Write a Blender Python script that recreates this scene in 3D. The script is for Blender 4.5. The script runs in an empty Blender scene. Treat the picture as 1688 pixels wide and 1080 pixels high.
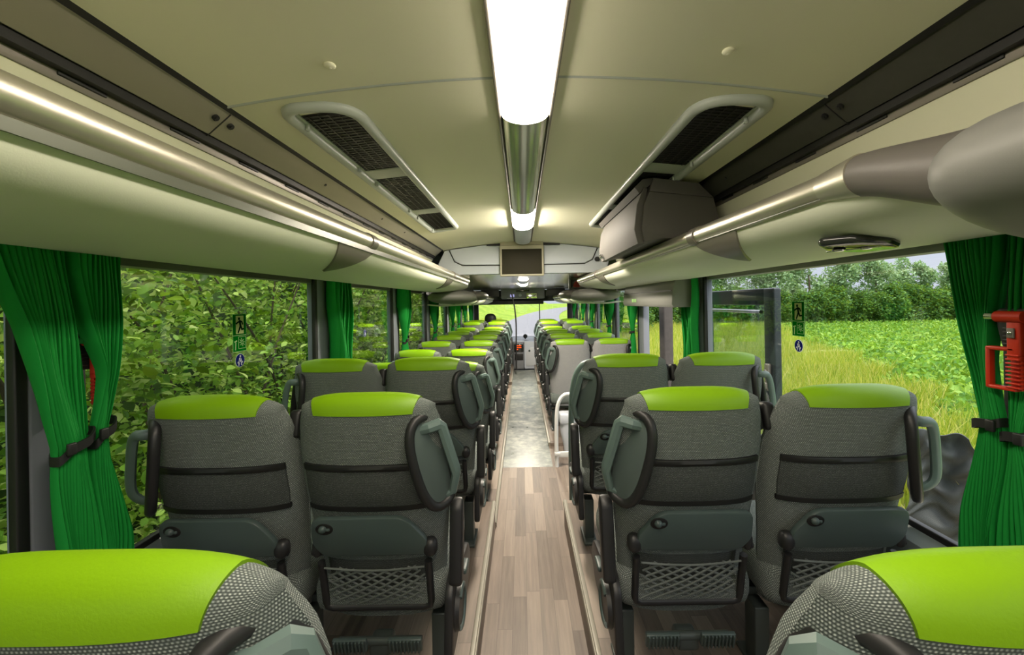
import bpy, bmesh, math, random
import numpy as np
from mathutils import Vector, Matrix
random.seed(7)
RNG = np.random.default_rng(11)
PI = math.pi
SC = bpy.context.scene
COL = SC.collection
CX = 0.0275            # bus centre line
HC = 1.45              # camera height above the aisle
GZ = -1.05             # road level

# ---------------------------------------------------------------- materials
def srgb(r, g, b):
    f = lambda c: (c/255/12.92) if c/255 <= .04045 else ((c/255+.055)/1.055)**2.4
    return (f(r), f(g), f(b), 1)

class NT:
    def __init__(s, name):
        s.m = bpy.data.materials.new(name); s.m.use_nodes = True
        s.t = s.m.node_tree; s.t.nodes.clear()
        s.out = s.n('ShaderNodeOutputMaterial')
    def n(s, typ, **kw):
        nd = s.t.nodes.new(typ)
        for k, v in kw.items():
            if k.startswith('i_'):
                nd.inputs[k[2:].replace('_', ' ')].default_value = v
            else: setattr(nd, k, v)
        return nd
    def l(s, a, b): s.t.links.new(a, b)
    def math(s, op, a, b=None, c=None):
        nd = s.n('ShaderNodeMath', operation=op)
        for i, x in enumerate((a, b, c)):
            if x is None: continue
            if isinstance(x, (int, float)): nd.inputs[i].default_value = x
            else: s.l(x, nd.inputs[i])
        return nd.outputs[0]
    def ramp(s, fac, stops):
        nd = s.n('ShaderNodeValToRGB'); e = nd.color_ramp.elements
        e[0].position, e[0].color = stops[0]; e[1].position, e[1].color = stops[-1]
        for p, c in stops[1:-1]:
            x = e.new(p); x.color = c
        s.l(fac, nd.inputs[0]); return nd.outputs[0]
    def mix(s, fac, a, b, mode='MIX'):
        nd = s.n('ShaderNodeMix', data_type='RGBA', blend_type=mode)
        if isinstance(fac, (int, float)): nd.inputs[0].default_value = fac
        else: s.l(fac, nd.inputs[0])
        for x, i in ((a, 6), (b, 7)):
            if isinstance(x, tuple): nd.inputs[i].default_value = x
            else: s.l(x, nd.inputs[i])
        return nd.outputs[2]
    def bsdf(s, col, rough=.5, metal=0., spec=.5, **kw):
        p = s.n('ShaderNodeBsdfPrincipled')
        if isinstance(col, tuple): p.inputs['Base Color'].default_value = col
        else: s.l(col, p.inputs['Base Color'])
        if isinstance(rough, (int, float)): p.inputs['Roughness'].default_value = rough
        else: s.l(rough, p.inputs['Roughness'])
        p.inputs['Metallic'].default_value = metal
        p.inputs['Specular IOR Level'].default_value = spec
        for k, v in kw.items(): p.inputs[k.replace('_', ' ')].default_value = v
        s.l(p.outputs[0], s.out.inputs[0]); return p
    def bump(s, p, h, strength=.3, dist=.002):
        b = s.n('ShaderNodeBump'); b.inputs['Strength'].default_value = strength
        b.inputs['Distance'].default_value = dist
        s.l(h, b.inputs['Height']); s.l(b.outputs[0], p.inputs['Normal'])
    def obj(s): return s.n('ShaderNodeTexCoord').outputs['Object']
    def uv(s): return s.n('ShaderNodeTexCoord').outputs['UV']
    def noise(s, vec, scale, detail=3., rough=.5):
        nd = s.n('ShaderNodeTexNoise'); nd.inputs['Scale'].default_value = scale
        nd.inputs['Detail'].default_value = detail; nd.inputs['Roughness'].default_value = rough
        if vec is not None: s.l(vec, nd.inputs['Vector'])
        return nd.outputs[0]

def plain(name, rgb, rough=.5, metal=0., spec=.5, var=.08, nscale=6., bump=0., bscale=400., **kw):
    t = NT(name); c = srgb(*rgb)
    nz = t.noise(t.obj(), nscale)
    f = t.math('MULTIPLY_ADD', nz, var*2, 1-var)
    mx = t.n('ShaderNodeVectorMath', operation='SCALE'); mx.inputs[0].default_value = c[:3]
    t.l(f, mx.inputs['Scale'])
    p = t.bsdf(mx.outputs[0], rough, metal, spec, **kw)
    if bump: t.bump(p, t.noise(t.obj(), bscale, 2.), bump, .001)
    return t.m

def fabric(name, dark, light, cell=.0042, bumpd=.0012):
    t = NT(name)
    sep = t.n('ShaderNodeSeparateXYZ'); t.l(t.uv(), sep.inputs[0])
    v = t.math('DIVIDE', sep.outputs[1], cell)
    fv = t.math('FLOOR', v)
    u = t.math('ADD', t.math('DIVIDE', sep.outputs[0], cell*1.25), t.math('MULTIPLY', fv, .5))
    fu = t.math('FLOOR', u)
    cm = t.n('ShaderNodeCombineXYZ'); t.l(fu, cm.inputs[0]); t.l(fv, cm.inputs[1])
    wn = t.n('ShaderNodeTexWhiteNoise', noise_dimensions='2D'); t.l(cm.outputs[0], wn.inputs['Vector'])
    du = t.math('ABSOLUTE', t.math('SUBTRACT', t.math('FRACT', u), .5))
    dv = t.math('ABSOLUTE', t.math('SUBTRACT', t.math('FRACT', v), .5))
    d = t.math('SQRT', t.math('ADD', t.math('MULTIPLY', du, du), t.math('MULTIPLY', dv, dv)))
    hgt = t.math('SMOOTH_MIN', 1., t.math('MULTIPLY', t.math('SUBTRACT', .6, d), 2.2), .2)
    dot = t.math('MULTIPLY', t.math('GREATER_THAN', .25, d), t.math('MULTIPLY_ADD', t.math('POWER', wn.outputs['Value'], 2.), .55, .25))
    base = t.mix(t.math('MULTIPLY', hgt, .8), srgb(*[c*.52 for c in dark]), srgb(*dark))
    col = t.mix(t.math('MULTIPLY', dot, .95), base, srgb(*light))
    p = t.bsdf(col, .85, 0, .25)
    t.bump(p, hgt, .6, bumpd)
    return t.m

M = {}
M['fabric'] = fabric('seat_fabric', (128, 138, 134), (200, 205, 198), .0041)
M['pocket'] = fabric('pocket_fabric', (78, 84, 82), (146, 150, 146), .003, .0006)
M['doorlitfabric'] = fabric('doorlit_pale_fabric', (188, 188, 190), (240, 240, 240), .0046)  # light grey fabric, lightened to hold the light from the doorway
M['lime'] = plain('lime_leather', (122, 166, 4), .42, spec=.45, var=.05, nscale=5, bump=.25, bscale=260)
M['plastic'] = plain('seat_plastic', (66, 79, 77), .42, var=.05, bump=.15, bscale=700)
M['plasticgreen'] = plain('grip_plastic', (92, 110, 106), .38, var=.05)
M['black'] = plain('black_plastic', (34, 34, 35), .45, var=.05)
M['rubber'] = plain('black_band', (22, 22, 22), .5, var=.1)
M['steel'] = plain('painted_steel', (74, 82, 80), .4, .3, var=.05)
M['recess'] = plain('recess_plastic', (80, 92, 89), .45, var=.05)
M['cord'] = plain('net_cord', (100, 106, 102), .7)
M['curtain'] = plain('curtain_cloth', (14, 128, 46), .75, spec=.25, var=.06, nscale=20, bump=.1, bscale=900)
M['cream'] = plain('cream_vinyl', (222, 221, 196), .62, spec=.35, var=.025, nscale=2, bump=.05, bscale=500)
M['rackvinyl'] = plain('rack_vinyl', (212, 216, 196), .5, spec=.4, var=.03, nscale=2, bump=.12, bscale=350)
M['alu'] = plain('anodised_tube', (210, 205, 190), .36, .9, var=.03)
M['alupanel'] = plain('brushed_panel', (160, 156, 140), .36, .5, var=.12, nscale=3)
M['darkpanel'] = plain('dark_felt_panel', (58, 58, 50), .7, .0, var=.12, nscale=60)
M['lip'] = plain('lip_profile', (128, 122, 114), .4, .4)
M['gray'] = plain('grey_moulding', (122, 122, 118), .5, var=.03, bump=.1, bscale=500)
M['graydark'] = plain('dark_grey_moulding', (96, 92, 88), .45, var=.04, bump=.15, bscale=400)
M['bracket'] = plain('rack_bracket', (112, 106, 98), .35, var=.03)
M['ventgray'] = plain('vent_moulding', (168, 174, 168), .4, var=.03)
M['bluegray'] = plain('blue_grey_moulding', (196, 203, 214), .5, var=.02, bump=.05)
M['pillar'] = plain('pillar_trim', (120, 124, 134), .55, var=.03)
M['sill'] = plain('sill_trim', (112, 122, 124), .3, .15, var=.03)
M['cabinet'] = plain('cabinet_plastic', (78, 75, 71), .7, var=.04, bump=.15, bscale=400)
M['beige'] = plain('screen_frame', (176, 171, 152), .5, var=.03)
M['gloss'] = plain('gloss_ceiling', (216, 214, 196), .22, .85, var=.06, nscale=3)
M['white'] = plain('white_paint', (228, 228, 228), .35, var=.02)
M['bin'] = plain('bin_plastic', (196, 200, 210), .45, var=.03)
M['red'] = plain('red_plastic', (180, 40, 14), .42, var=.06)
M['chrome'] = plain('chrome', (210, 210, 210), .12, 1., var=.02)
M['glossblack'] = plain('gloss_black', (40, 42, 40), .08, var=.02)
M['screen'] = plain('screen_glass', (46, 43, 32), .6, spec=.15, var=.05)
M['doordark'] = plain('door_frame_paint', (30, 38, 43), .35, var=.03)
M['carrier'] = plain('tube_carrier', (92, 96, 84), .35, .3, var=.03)
M['edge'] = plain('edge_profile', (138, 134, 122), .4, .2, var=.03)
M['wood'] = plain('weathered_post', (74, 68, 64), .85, var=.3, nscale=14)
M['bark'] = plain('bark', (86, 74, 58), .9, var=.3, nscale=12)
M['crumpledblack'] = plain('black_sheet', (44, 47, 44), .6, var=.2, nscale=5)
M['asphalt'] = plain('asphalt', (118, 116, 120), .9, var=.08, nscale=3, bump=.3, bscale=60)
M['kerb'] = plain('gravel_edge', (176, 164, 140), .95, var=.2, nscale=30)
M['panelwhite'] = plain('dash_panel', (196, 200, 206), .4, var=.03)
M['panelgray'] = plain('dash_grey', (128, 131, 137), .5, var=.05)
def sticker(name, rgb):
    t = NT(name); d = t.n('ShaderNodeBsdfDiffuse'); d.inputs[0].default_value = srgb(*rgb)
    tr = t.n('ShaderNodeBsdfTranslucent'); tr.inputs[0].default_value = srgb(*rgb)
    mx = t.n('ShaderNodeMixShader'); mx.inputs[0].default_value = .5
    t.l(d.outputs[0], mx.inputs[1]); t.l(tr.outputs[0], mx.inputs[2]); t.l(mx.outputs[0], t.out.inputs[0]); return t.m
for k_, c_ in (('green', (14, 124, 30)), ('yellow', (240, 246, 176)), ('light', (190, 226, 164)), ('blue', (30, 38, 120)), ('white', (230, 234, 244))):
    M['sticker'+k_] = sticker('sticker_'+k_, c_)
M['figure'] = sticker('sticker_figure', (16, 56, 20))

def emit(name, rgb, strength):
    t = NT(name); e = t.n('ShaderNodeEmission'); e.inputs[0].default_value = srgb(*rgb)
    e.inputs[1].default_value = strength; t.l(e.outputs[0], t.out.inputs[0]); return t.m
M['lamp'] = emit('lamp_glow', (255, 242, 222), 21.)
M['lampfront'] = emit('front_lamp_glow', (255, 242, 222), 190.)
M['led'] = emit('led_red', (255, 84, 30), 1.6)
M['lcd'] = emit('lcd_violet', (176, 176, 230), .8)

def lensmat():
    t = NT('clear_lens'); p = t.bsdf(srgb(196, 200, 186), .16, .75); return t.m
M['lens'] = lensmat()

def glass(name, tint, f0=.05, refl=1.):
    t = NT(name)
    tr = t.n('ShaderNodeBsdfTransparent'); tr.inputs[0].default_value = (*tint, 1)
    gl = t.n('ShaderNodeBsdfAnisotropic'); gl.inputs['Roughness'].default_value = 0.
    gl.inputs[0].default_value = (refl, refl, refl, 1)
    lw = t.n('ShaderNodeLayerWeight'); lw.inputs[0].default_value = .5
    f5 = t.math('POWER', lw.outputs['Facing'], 4.5)
    fac = t.math('MULTIPLY_ADD', f5, 1-f0, f0)
    mx = t.n('ShaderNodeMixShader'); t.l(fac, mx.inputs[0])
    t.l(tr.outputs[0], mx.inputs[1]); t.l(gl.outputs[0], mx.inputs[2])
    t.l(mx.outputs[0], t.out.inputs[0]); return t.m
M['glass'] = glass('window_glass', (.96, .975, .965), .04)
M['doorglass'] = glass('door_glass', (.80, .88, .84), .07)

def floor_wood():
    t = NT('vinyl_planks'); o = t.obj()
    sep = t.n('ShaderNodeSeparateXYZ'); t.l(o, sep.inputs[0])
    u = t.math('DIVIDE', sep.outputs[0], .066); fu = t.math('FLOOR', u)
    w1 = t.n('ShaderNodeTexWhiteNoise', noise_dimensions='1D'); t.l(fu, w1.inputs['W'])
    v = t.math('ADD', t.math('DIVIDE', sep.outputs[1], .52), t.math('MULTIPLY', w1.outputs['Value'], 7.))
    fv = t.math('FLOOR', v)
    cm = t.n('ShaderNodeCombineXYZ'); t.l(fu, cm.inputs[0]); t.l(fv, cm.inputs[1])
    w2 = t.n('ShaderNodeTexWhiteNoise', noise_dimensions='2D'); t.l(cm.outputs[0], w2.inputs['Vector'])
    mp = t.n('ShaderNodeMapping'); mp.inputs['Scale'].default_value = (55, 3.2, 20); t.l(o, mp.inputs[0])
    ad = t.n('ShaderNodeVectorMath', operation='ADD'); t.l(mp.outputs[0], ad.inputs[0]); t.l(w2.outputs['Color'], ad.inputs[1])
    g = t.noise(ad.outputs[0], 1., 6., .62)
    tone = t.math('ADD', t.math('MULTIPLY', w2.outputs['Value'], .5), t.math('MULTIPLY', g, .62))
    col = t.ramp(tone, [(.18, srgb(84, 74, 66)), (.5, srgb(122, 109, 99)), (.95, srgb(160, 146, 132))])
    eu = t.math('ABSOLUTE', t.math('SUBTRACT', t.math('FRACT', u), .5))
    ev = t.math('ABSOLUTE', t.math('SUBTRACT', t.math('FRACT', v), .5))
    line = t.math('MAXIMUM', t.math('GREATER_THAN', eu, .482), t.math('GREATER_THAN', ev, .497))
    col = t.mix(t.math('MULTIPLY', line, .45), col, srgb(70, 60, 52))
    rg = t.math('MULTIPLY_ADD', g, .2, .36)
    p = t.bsdf(col, rg, 0, .4); t.bump(p, g, .08, .001); return t.m
M['floorwood'] = floor_wood()
def floor_gray():
    t = NT('scuffed_aisle'); o = t.obj()
    a = t.noise(o, 5., 5., .65); b = t.noise(o, 17., 4., .6)
    s = t.math('ADD', t.math('MULTIPLY', a, .6), t.math('MULTIPLY', b, .4))
    col = t.ramp(s, [(.32, srgb(72, 80, 76)), (.5, srgb(124, 131, 127)), (.66, srgb(172, 174, 164))])
    t.bsdf(col, t.math('MULTIPLY_ADD', s, .5, .1), .1, .5); return t.m
M['floorgray'] = floor_gray()

def leafmat(name, stops, trans=.45, seedcol=True):
    t = NT(name); g = t.n('ShaderNodeNewGeometry')
    col = t.ramp(g.outputs['Random Per Island'], stops)
    d = t.n('ShaderNodeBsdfPrincipled'); t.l(col, d.inputs['Base Color']); d.inputs['Roughness'].default_value = .5
    d.inputs['Specular IOR Level'].default_value = .3
    tr = t.n('ShaderNodeBsdfTranslucent'); t.l(t.mix(.35, col, srgb(190, 210, 40)), tr.inputs[0])
    mx = t.n('ShaderNodeMixShader'); mx.inputs[0].default_value = trans
    t.l(d.outputs[0], mx.inputs[1]); t.l(tr.outputs[0], mx.inputs[2]); t.l(mx.outputs[0], t.out.inputs[0]); return t.m
M['leaf'] = leafmat('hedge_leaf', [(0, srgb(38, 70, 16)), (.35, srgb(100, 150, 44)), (.7, srgb(162, 204, 78)), (1, srgb(222, 236, 146))])  # dark end of the ramp paints shaded gaps between the leaves
M['crop'] = leafmat('crop_leaf', [(0, srgb(58, 108, 28)), (.5, srgb(104, 154, 46)), (1, srgb(168, 200, 92))], .4)
M['grass'] = leafmat('verge_grass', [(0, srgb(104, 136, 36)), (.5, srgb(158, 172, 54)), (.8, srgb(196, 188, 84)), (1, srgb(210, 200, 128))], .4)
M['treeleaf'] = leafmat('row_tree_leaf', [(0, srgb(84, 122, 84)), (.5, srgb(132, 166, 120)), (1, srgb(190, 212, 172))], .35)
M['treeleafdark'] = leafmat('thicket_leaf', [(0, srgb(44, 82, 40)), (.5, srgb(74, 120, 56)), (1, srgb(120, 160, 74))], .35)

def ground(name, stops, sc):
    t = NT(name); o = t.obj(); a = t.noise(o, sc, 6., .65); b = t.noise(o, sc*.13, 3.)
    col = t.ramp(t.math('ADD', t.math('MULTIPLY', a, .65), t.math('MULTIPLY', b, .35)), stops)
    p = t.bsdf(col, .95, 0, .1); t.bump(p, a, .8, .05); return t.m
M['meadow'] = ground('meadow_ground', [(.3, srgb(84, 112, 36)), (.5, srgb(122, 146, 50)), (.7, srgb(164, 166, 76))], 2.)
M['soil'] = ground('field_ground', [(.3, srgb(52, 78, 28)), (.5, srgb(76, 108, 38)), (.7, srgb(104, 134, 52))], 3.)
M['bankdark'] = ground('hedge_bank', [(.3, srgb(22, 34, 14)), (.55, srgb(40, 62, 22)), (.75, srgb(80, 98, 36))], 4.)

# ---------------------------------------------------------------- mesh builder
def round_poly(pts, r, n=5):
    out = []; k = len(pts)
    for i in range(k):
        p, a, b = Vector(pts[i]), Vector(pts[i-1]), Vector(pts[(i+1) % k])
        da, db = (a-p), (b-p)
        rr = r[i] if isinstance(r, (list, tuple)) else r
        q = min(rr, da.length*.49, db.length*.49)
        p0, p1 = p+da.normalized()*q, p+db.normalized()*q
        for j in range(n+1):
            s = j/n
            out.append(tuple((p0*(1-s)+p*s)*(1-s)+(p*(1-s)+p1*s)*s))
    return out

class MB:
    def __init__(s): s.v = []; s.f = []; s.uv = {}
    def add(s, vs, fs):
        o = len(s.v); s.v += [tuple(x) for x in vs]; s.f += [tuple(i+o for i in f) for f in fs]; return o
    def grid(s, fn, nu, nv, cu=False, cv=False, uvfn=None, flip=False):
        o = len(s.v); U = nu if cu else nu+1; V = nv if cv else nv+1
        for j in range(V):
            for i in range(U):
                s.v.append(tuple(fn(i/nu, j/nv)))
        for j in range(nv):
            for i in range(nu):
                q = [(i, j), (i+1, j), (i+1, j+1), (i, j+1)]
                idx = [o+(a % U)+(b % V)*U for a, b in q]
                uvs = [uvfn(a/nu, b/nv) for a, b in q] if uvfn else None
                if flip: idx.reverse(); uvs = uvs and uvs[::-1]
                if uvs: s.uv[len(s.f)] = uvs
                s.f.append(tuple(idx))
        return o
    def prism(s, poly, O, U, V, N, depth, bev=0.):
        O, U, V, N = map(Vector, (O, U, V, N)); k = len(poly)
        P = [Vector((p[0], p[1])) for p in poly]
        area = sum(P[i].x*P[(i+1) % k].y-P[(i+1) % k].x*P[i].y for i in range(k))
        if area < 0: P.reverse()
        def inset(b):
            r = []
            for i in range(k):
                e1 = (P[i]-P[i-1]); e2 = (P[(i+1) % k]-P[i])
                n = Vector((-e1.y, e1.x)).normalized()+Vector((-e2.y, e2.x)).normalized()
                n = n.normalized() if n.length > 1e-6 else Vector((0, 0))
                r.append(P[i]+n*b)
            return r
        loops = [(0, 0.), (0, depth)]
        if bev: loops = [(bev, 0.), (bev*.3, bev*.3), (0, bev), (0, depth-bev), (bev*.3, depth-bev*.3), (bev, depth)]
        o = len(s.v)
        for b, d in loops:
            for p in (inset(b) if b else P): s.v.append(tuple(O+U*p.x+V*p.y+N*d))
        for l in range(len(loops)-1):
            for i in range(k):
                a, b = o+l*k+i, o+l*k+(i+1) % k
                s.f.append((a, b, b+k, a+k))
        s.f.append(tuple(o+i for i in reversed(range(k))))
        s.f.append(tuple(o+(len(loops)-1)*k+i for i in range(k)))
    def box(s, c, size, rot=None, bev=0., ax=None):
        hx, hy, hz = size[0]/2, size[1]/2, size[2]/2
        R = rot or Matrix.Identity(3)
        c = Vector(c)
        b = min(bev, hx*.9, hy*.9, hz*.9)
        if b <= 0:
            vs = [c+R@Vector((x*hx, y*hy, z*hz)) for z in (-1, 1) for y in (-1, 1) for x in (-1, 1)]
            s.add(vs, [(0, 2, 3, 1), (4, 5, 7, 6), (0, 1, 5, 4), (2, 6, 7, 3), (0, 4, 6, 2), (1, 3, 7, 5)])
        else:
            bm = bmesh.new(); bmesh.ops.create_cube(bm, size=1)
            for v in bm.verts: v.co = Vector((v.co.x*hx*2, v.co.y*hy*2, v.co.z*hz*2))
            bmesh.ops.bevel(bm, geom=bm.edges[:], offset=b, segments=3, affect='EDGES', profile=.5)
            bm.verts.index_update()
            s.add([c+R@v.co for v in bm.verts], [[v.index for v in f.verts] for f in bm.faces]); bm.free()
    def tube(s, pts, r, n=10, closed=False, flat=1., cap=True):
        P = [Vector(p) for p in pts]; k = len(P); o = len(s.v)
        up = None
        for i in range(k):
            a = P[i-1] if (i or closed) else P[i]; b = P[(i+1) % k] if (i < k-1 or closed) else P[i]
            t = (b-a).normalized()
            if up is None:
                up = Vector((0, 0, 1)) if abs(t.z) < .9 else Vector((1, 0, 0))
            x = (up-t*up.dot(t)).normalized(); y = t.cross(x); up = x
            rr = r[i] if isinstance(r, (list, tuple)) else r
            for j in range(n):
                a_ = 2*PI*j/n; s.v.append(tuple(P[i]+x*rr*math.cos(a_)+y*rr*flat*math.sin(a_)))
        for i in range(k if closed else k-1):
            for j in range(n):
                a, b = o+i*n+j, o+i*n+(j+1) % n
                c, d = o+((i+1) % k)*n+(j+1) % n, o+((i+1) % k)*n+j
                s.f.append((a, b, c, d))
        if cap and not closed:
            s.f.append(tuple(o+j for j in reversed(range(n)))); s.f.append(tuple(o+(k-1)*n+j for j in range(n)))
    def ell(s, c, r, nu=20, nv=12, R=None, e=1.):
        c = Vector(c); R = R or Matrix.Identity(3)
        pw = lambda x: math.copysign(abs(x)**e, x)
        def fn(u, v):
            a, b = 2*PI*u, PI*(v-.5)*.999
            return c+R@Vector((r[0]*pw(math.cos(b))*pw(math.cos(a)), r[1]*pw(math.cos(b))*pw(math.sin(a)), r[2]*pw(math.sin(b))))
        s.grid(fn, nu, nv, cu=True)
    def mesh(s, name, mat, angle=40):
        me = bpy.data.meshes.new(name); me.from_pydata(s.v, [], s.f)
        if s.uv:
            ul = me.uv_layers.new(name='UVMap')
            for p in me.polygons:
                q = s.uv.get(p.index)
                if q:
                    for li, x in zip(p.loop_indices, q): ul.data[li].uv = x
        me.materials.append(mat)
        me.polygons.foreach_set('use_smooth', [True]*len(me.polygons))
        if angle < 180: me.set_sharp_from_angle(angle=math.radians(angle))
        me.update(); return me
    def build(s, name, mat, parent=None, angle=40):
        o = bpy.data.objects.new(name, s.mesh(name, M[mat] if isinstance(mat, str) else mat, angle))
        COL.objects.link(o); o.parent = parent; return o

def tag(o, label=None, cat=None, group=None, kind=None):
    for k, v in (('label', label), ('category', cat), ('group', group), ('kind', kind)):
        if v: o[k] = v
    return o
def thing(name, label, cat, loc=(0, 0, 0), group=None, rz=0.):
    o = bpy.data.objects.new(name, None); o.empty_display_size = .1; COL.objects.link(o)
    o.location = loc; o.rotation_euler = (0, 0, rz)
    return tag(o, label, cat, group)
def struct(name, mb, mat, parent=None, angle=40):
    o = mb.build(name, mat, parent, angle); o['kind'] = 'structure'; return o
def copy_tree(o, parent=None):
    c = o.copy(); COL.objects.link(c); c.parent = parent
    for ch in list(o.children): copy_tree(ch, c)
    return c
def bez(pts, n=8):
    P = [Vector(p) for p in pts]; out = []
    for i in range(len(P)-1):
        p0 = P[max(i-1, 0)]; p1 = P[i]; p2 = P[i+1]; p3 = P[min(i+2, len(P)-1)]
        for j in range(n):
            t = j/n
            out.append(.5*((2*p1)+(p2-p0)*t+(2*p0-5*p1+4*p2-p3)*t*t+(3*p1-p0-3*p2+p3)*t**3))
    out.append(P[-1]); return out
def interp(x, xs, ys):
    return float(np.interp(x, xs, ys))
def smooth(x):
    x = min(max(x, 0), 1); return x*x*(3-2*x)

# ---------------------------------------------------------------- seats
ZT, ZB, TILT = 1.02, .285, .21
def Wd(z): return interp(z, [.25, .32, .5, .72, .85, .93, .985, 1.01, 1.03], [.185, .195, .207, .228, .226, .214, .196, .184, .17])
def Th(z): return interp(z, [.25, .5, .7, .9, .96, 1.03], [.13, .15, .165, .145, .118, .11])
def ys(z): return (ZT-z)*TILT
def backsurf(t, s, off=0.):
    """t across -1..1, s along: 0 rear bottom, 1 front bottom; off outwards."""
    at = abs(t)
    f = max(1-at**2.8, 0)**.5
    top = ZT-.035*at**3.5
    hT = .5*Th(.98)*f
    zd = top-max(hT, .012)*1.0
    if s < .42:
        z = ZB+(zd-ZB)*(s/.42); side = -1; ca, sa = 1., 0.
    elif s > .62:
        z = ZB+(zd-ZB)*((1-s)/.38); side = 1; ca, sa = -1., 0.
    else:
        a = (s-.42)/.20*PI; ca, sa = math.cos(a), math.sin(a); z = zd
    h = .5*Th(z)*f
    x = t*Wd(z+ (0.03 if sa else 0)*sa*0)
    yc = ys(z)+.5*Th(z)
    if sa:      # crown: highest near the rear, sloping down to the front
        pk = -h+.38*2*h
        y = yc+((pk-(pk+h)*abs(ca)**.85) if ca > 0 else pk+(h-pk)*abs(ca)**.9)-ca*off
        zz = z+(max(hT, .012)+off)*(sa**.8 if ca > 0 else max(0, 1-abs(ca)**1.3))
    else:
        y = yc-ca*(h+off); zz = z
    if off and not sa: pass
    ex = t**5*off if off else 0
    return Vector((x+ex, y, zz))
_S = [i/80 for i in range(81)]
_ARC = [0.]
for _i in range(80): _ARC.append(_ARC[-1]+(backsurf(0, _S[_i+1])-backsurf(0, _S[_i])).length)
_T = [i/60 for i in range(61)]; _AT = [0.]
for _i in range(60): _AT.append(_AT[-1]+(backsurf(_T[_i+1], .28)-backsurf(_T[_i], .28)).length)
def back_uv(u, v):
    t = u*2-1
    return (math.copysign(interp(abs(t), _T, _AT), t), interp(v, _S, _ARC))
def RP(x, z, off=0.):
    n = Vector((0, -1, -TILT)).normalized()
    return Vector((x, ys(z), z))+n*off
RU, RV, RN = Vector((1, 0, 0)), Vector((0, -TILT, 1)).normalized(), Vector((0, -1, -TILT)).normalized()
def rear_patch(mb, t0, t1, z0, z1, off, nu=16, nv=8, bulge=0., thick=.006):
    def P(u, v, o):
        t = t0+(t1-t0)*u; z = z0+(z1-z0)*v
        at = abs(t); f = max(1-at**2.8, 0)**.5
        b = bulge*math.sin(PI*u)**.6*math.sin(PI*v)**.8 if bulge else 0
        return Vector((t*Wd(z), ys(z)+.5*Th(z)*(1-f)-o-b, z))
    uvf = lambda u, v: ((t0+(t1-t0)*u)*.22, z0+(z1-z0)*v)
    mb.grid(lambda u, v: P(u, v, off), nu, nv, uvfn=uvf)
    def edge(pu):  # skirts
        mb.grid(lambda u, v: P(*pu(u), off if v > .5 else -thick), nu, 1, uvfn=lambda u, v: (u*.2, v*.01))
    edge(lambda u: (u, 0)); edge(lambda u: (1-u, 1)); edge(lambda u: (0, 1-u)); edge(lambda u: (1, u))

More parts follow.
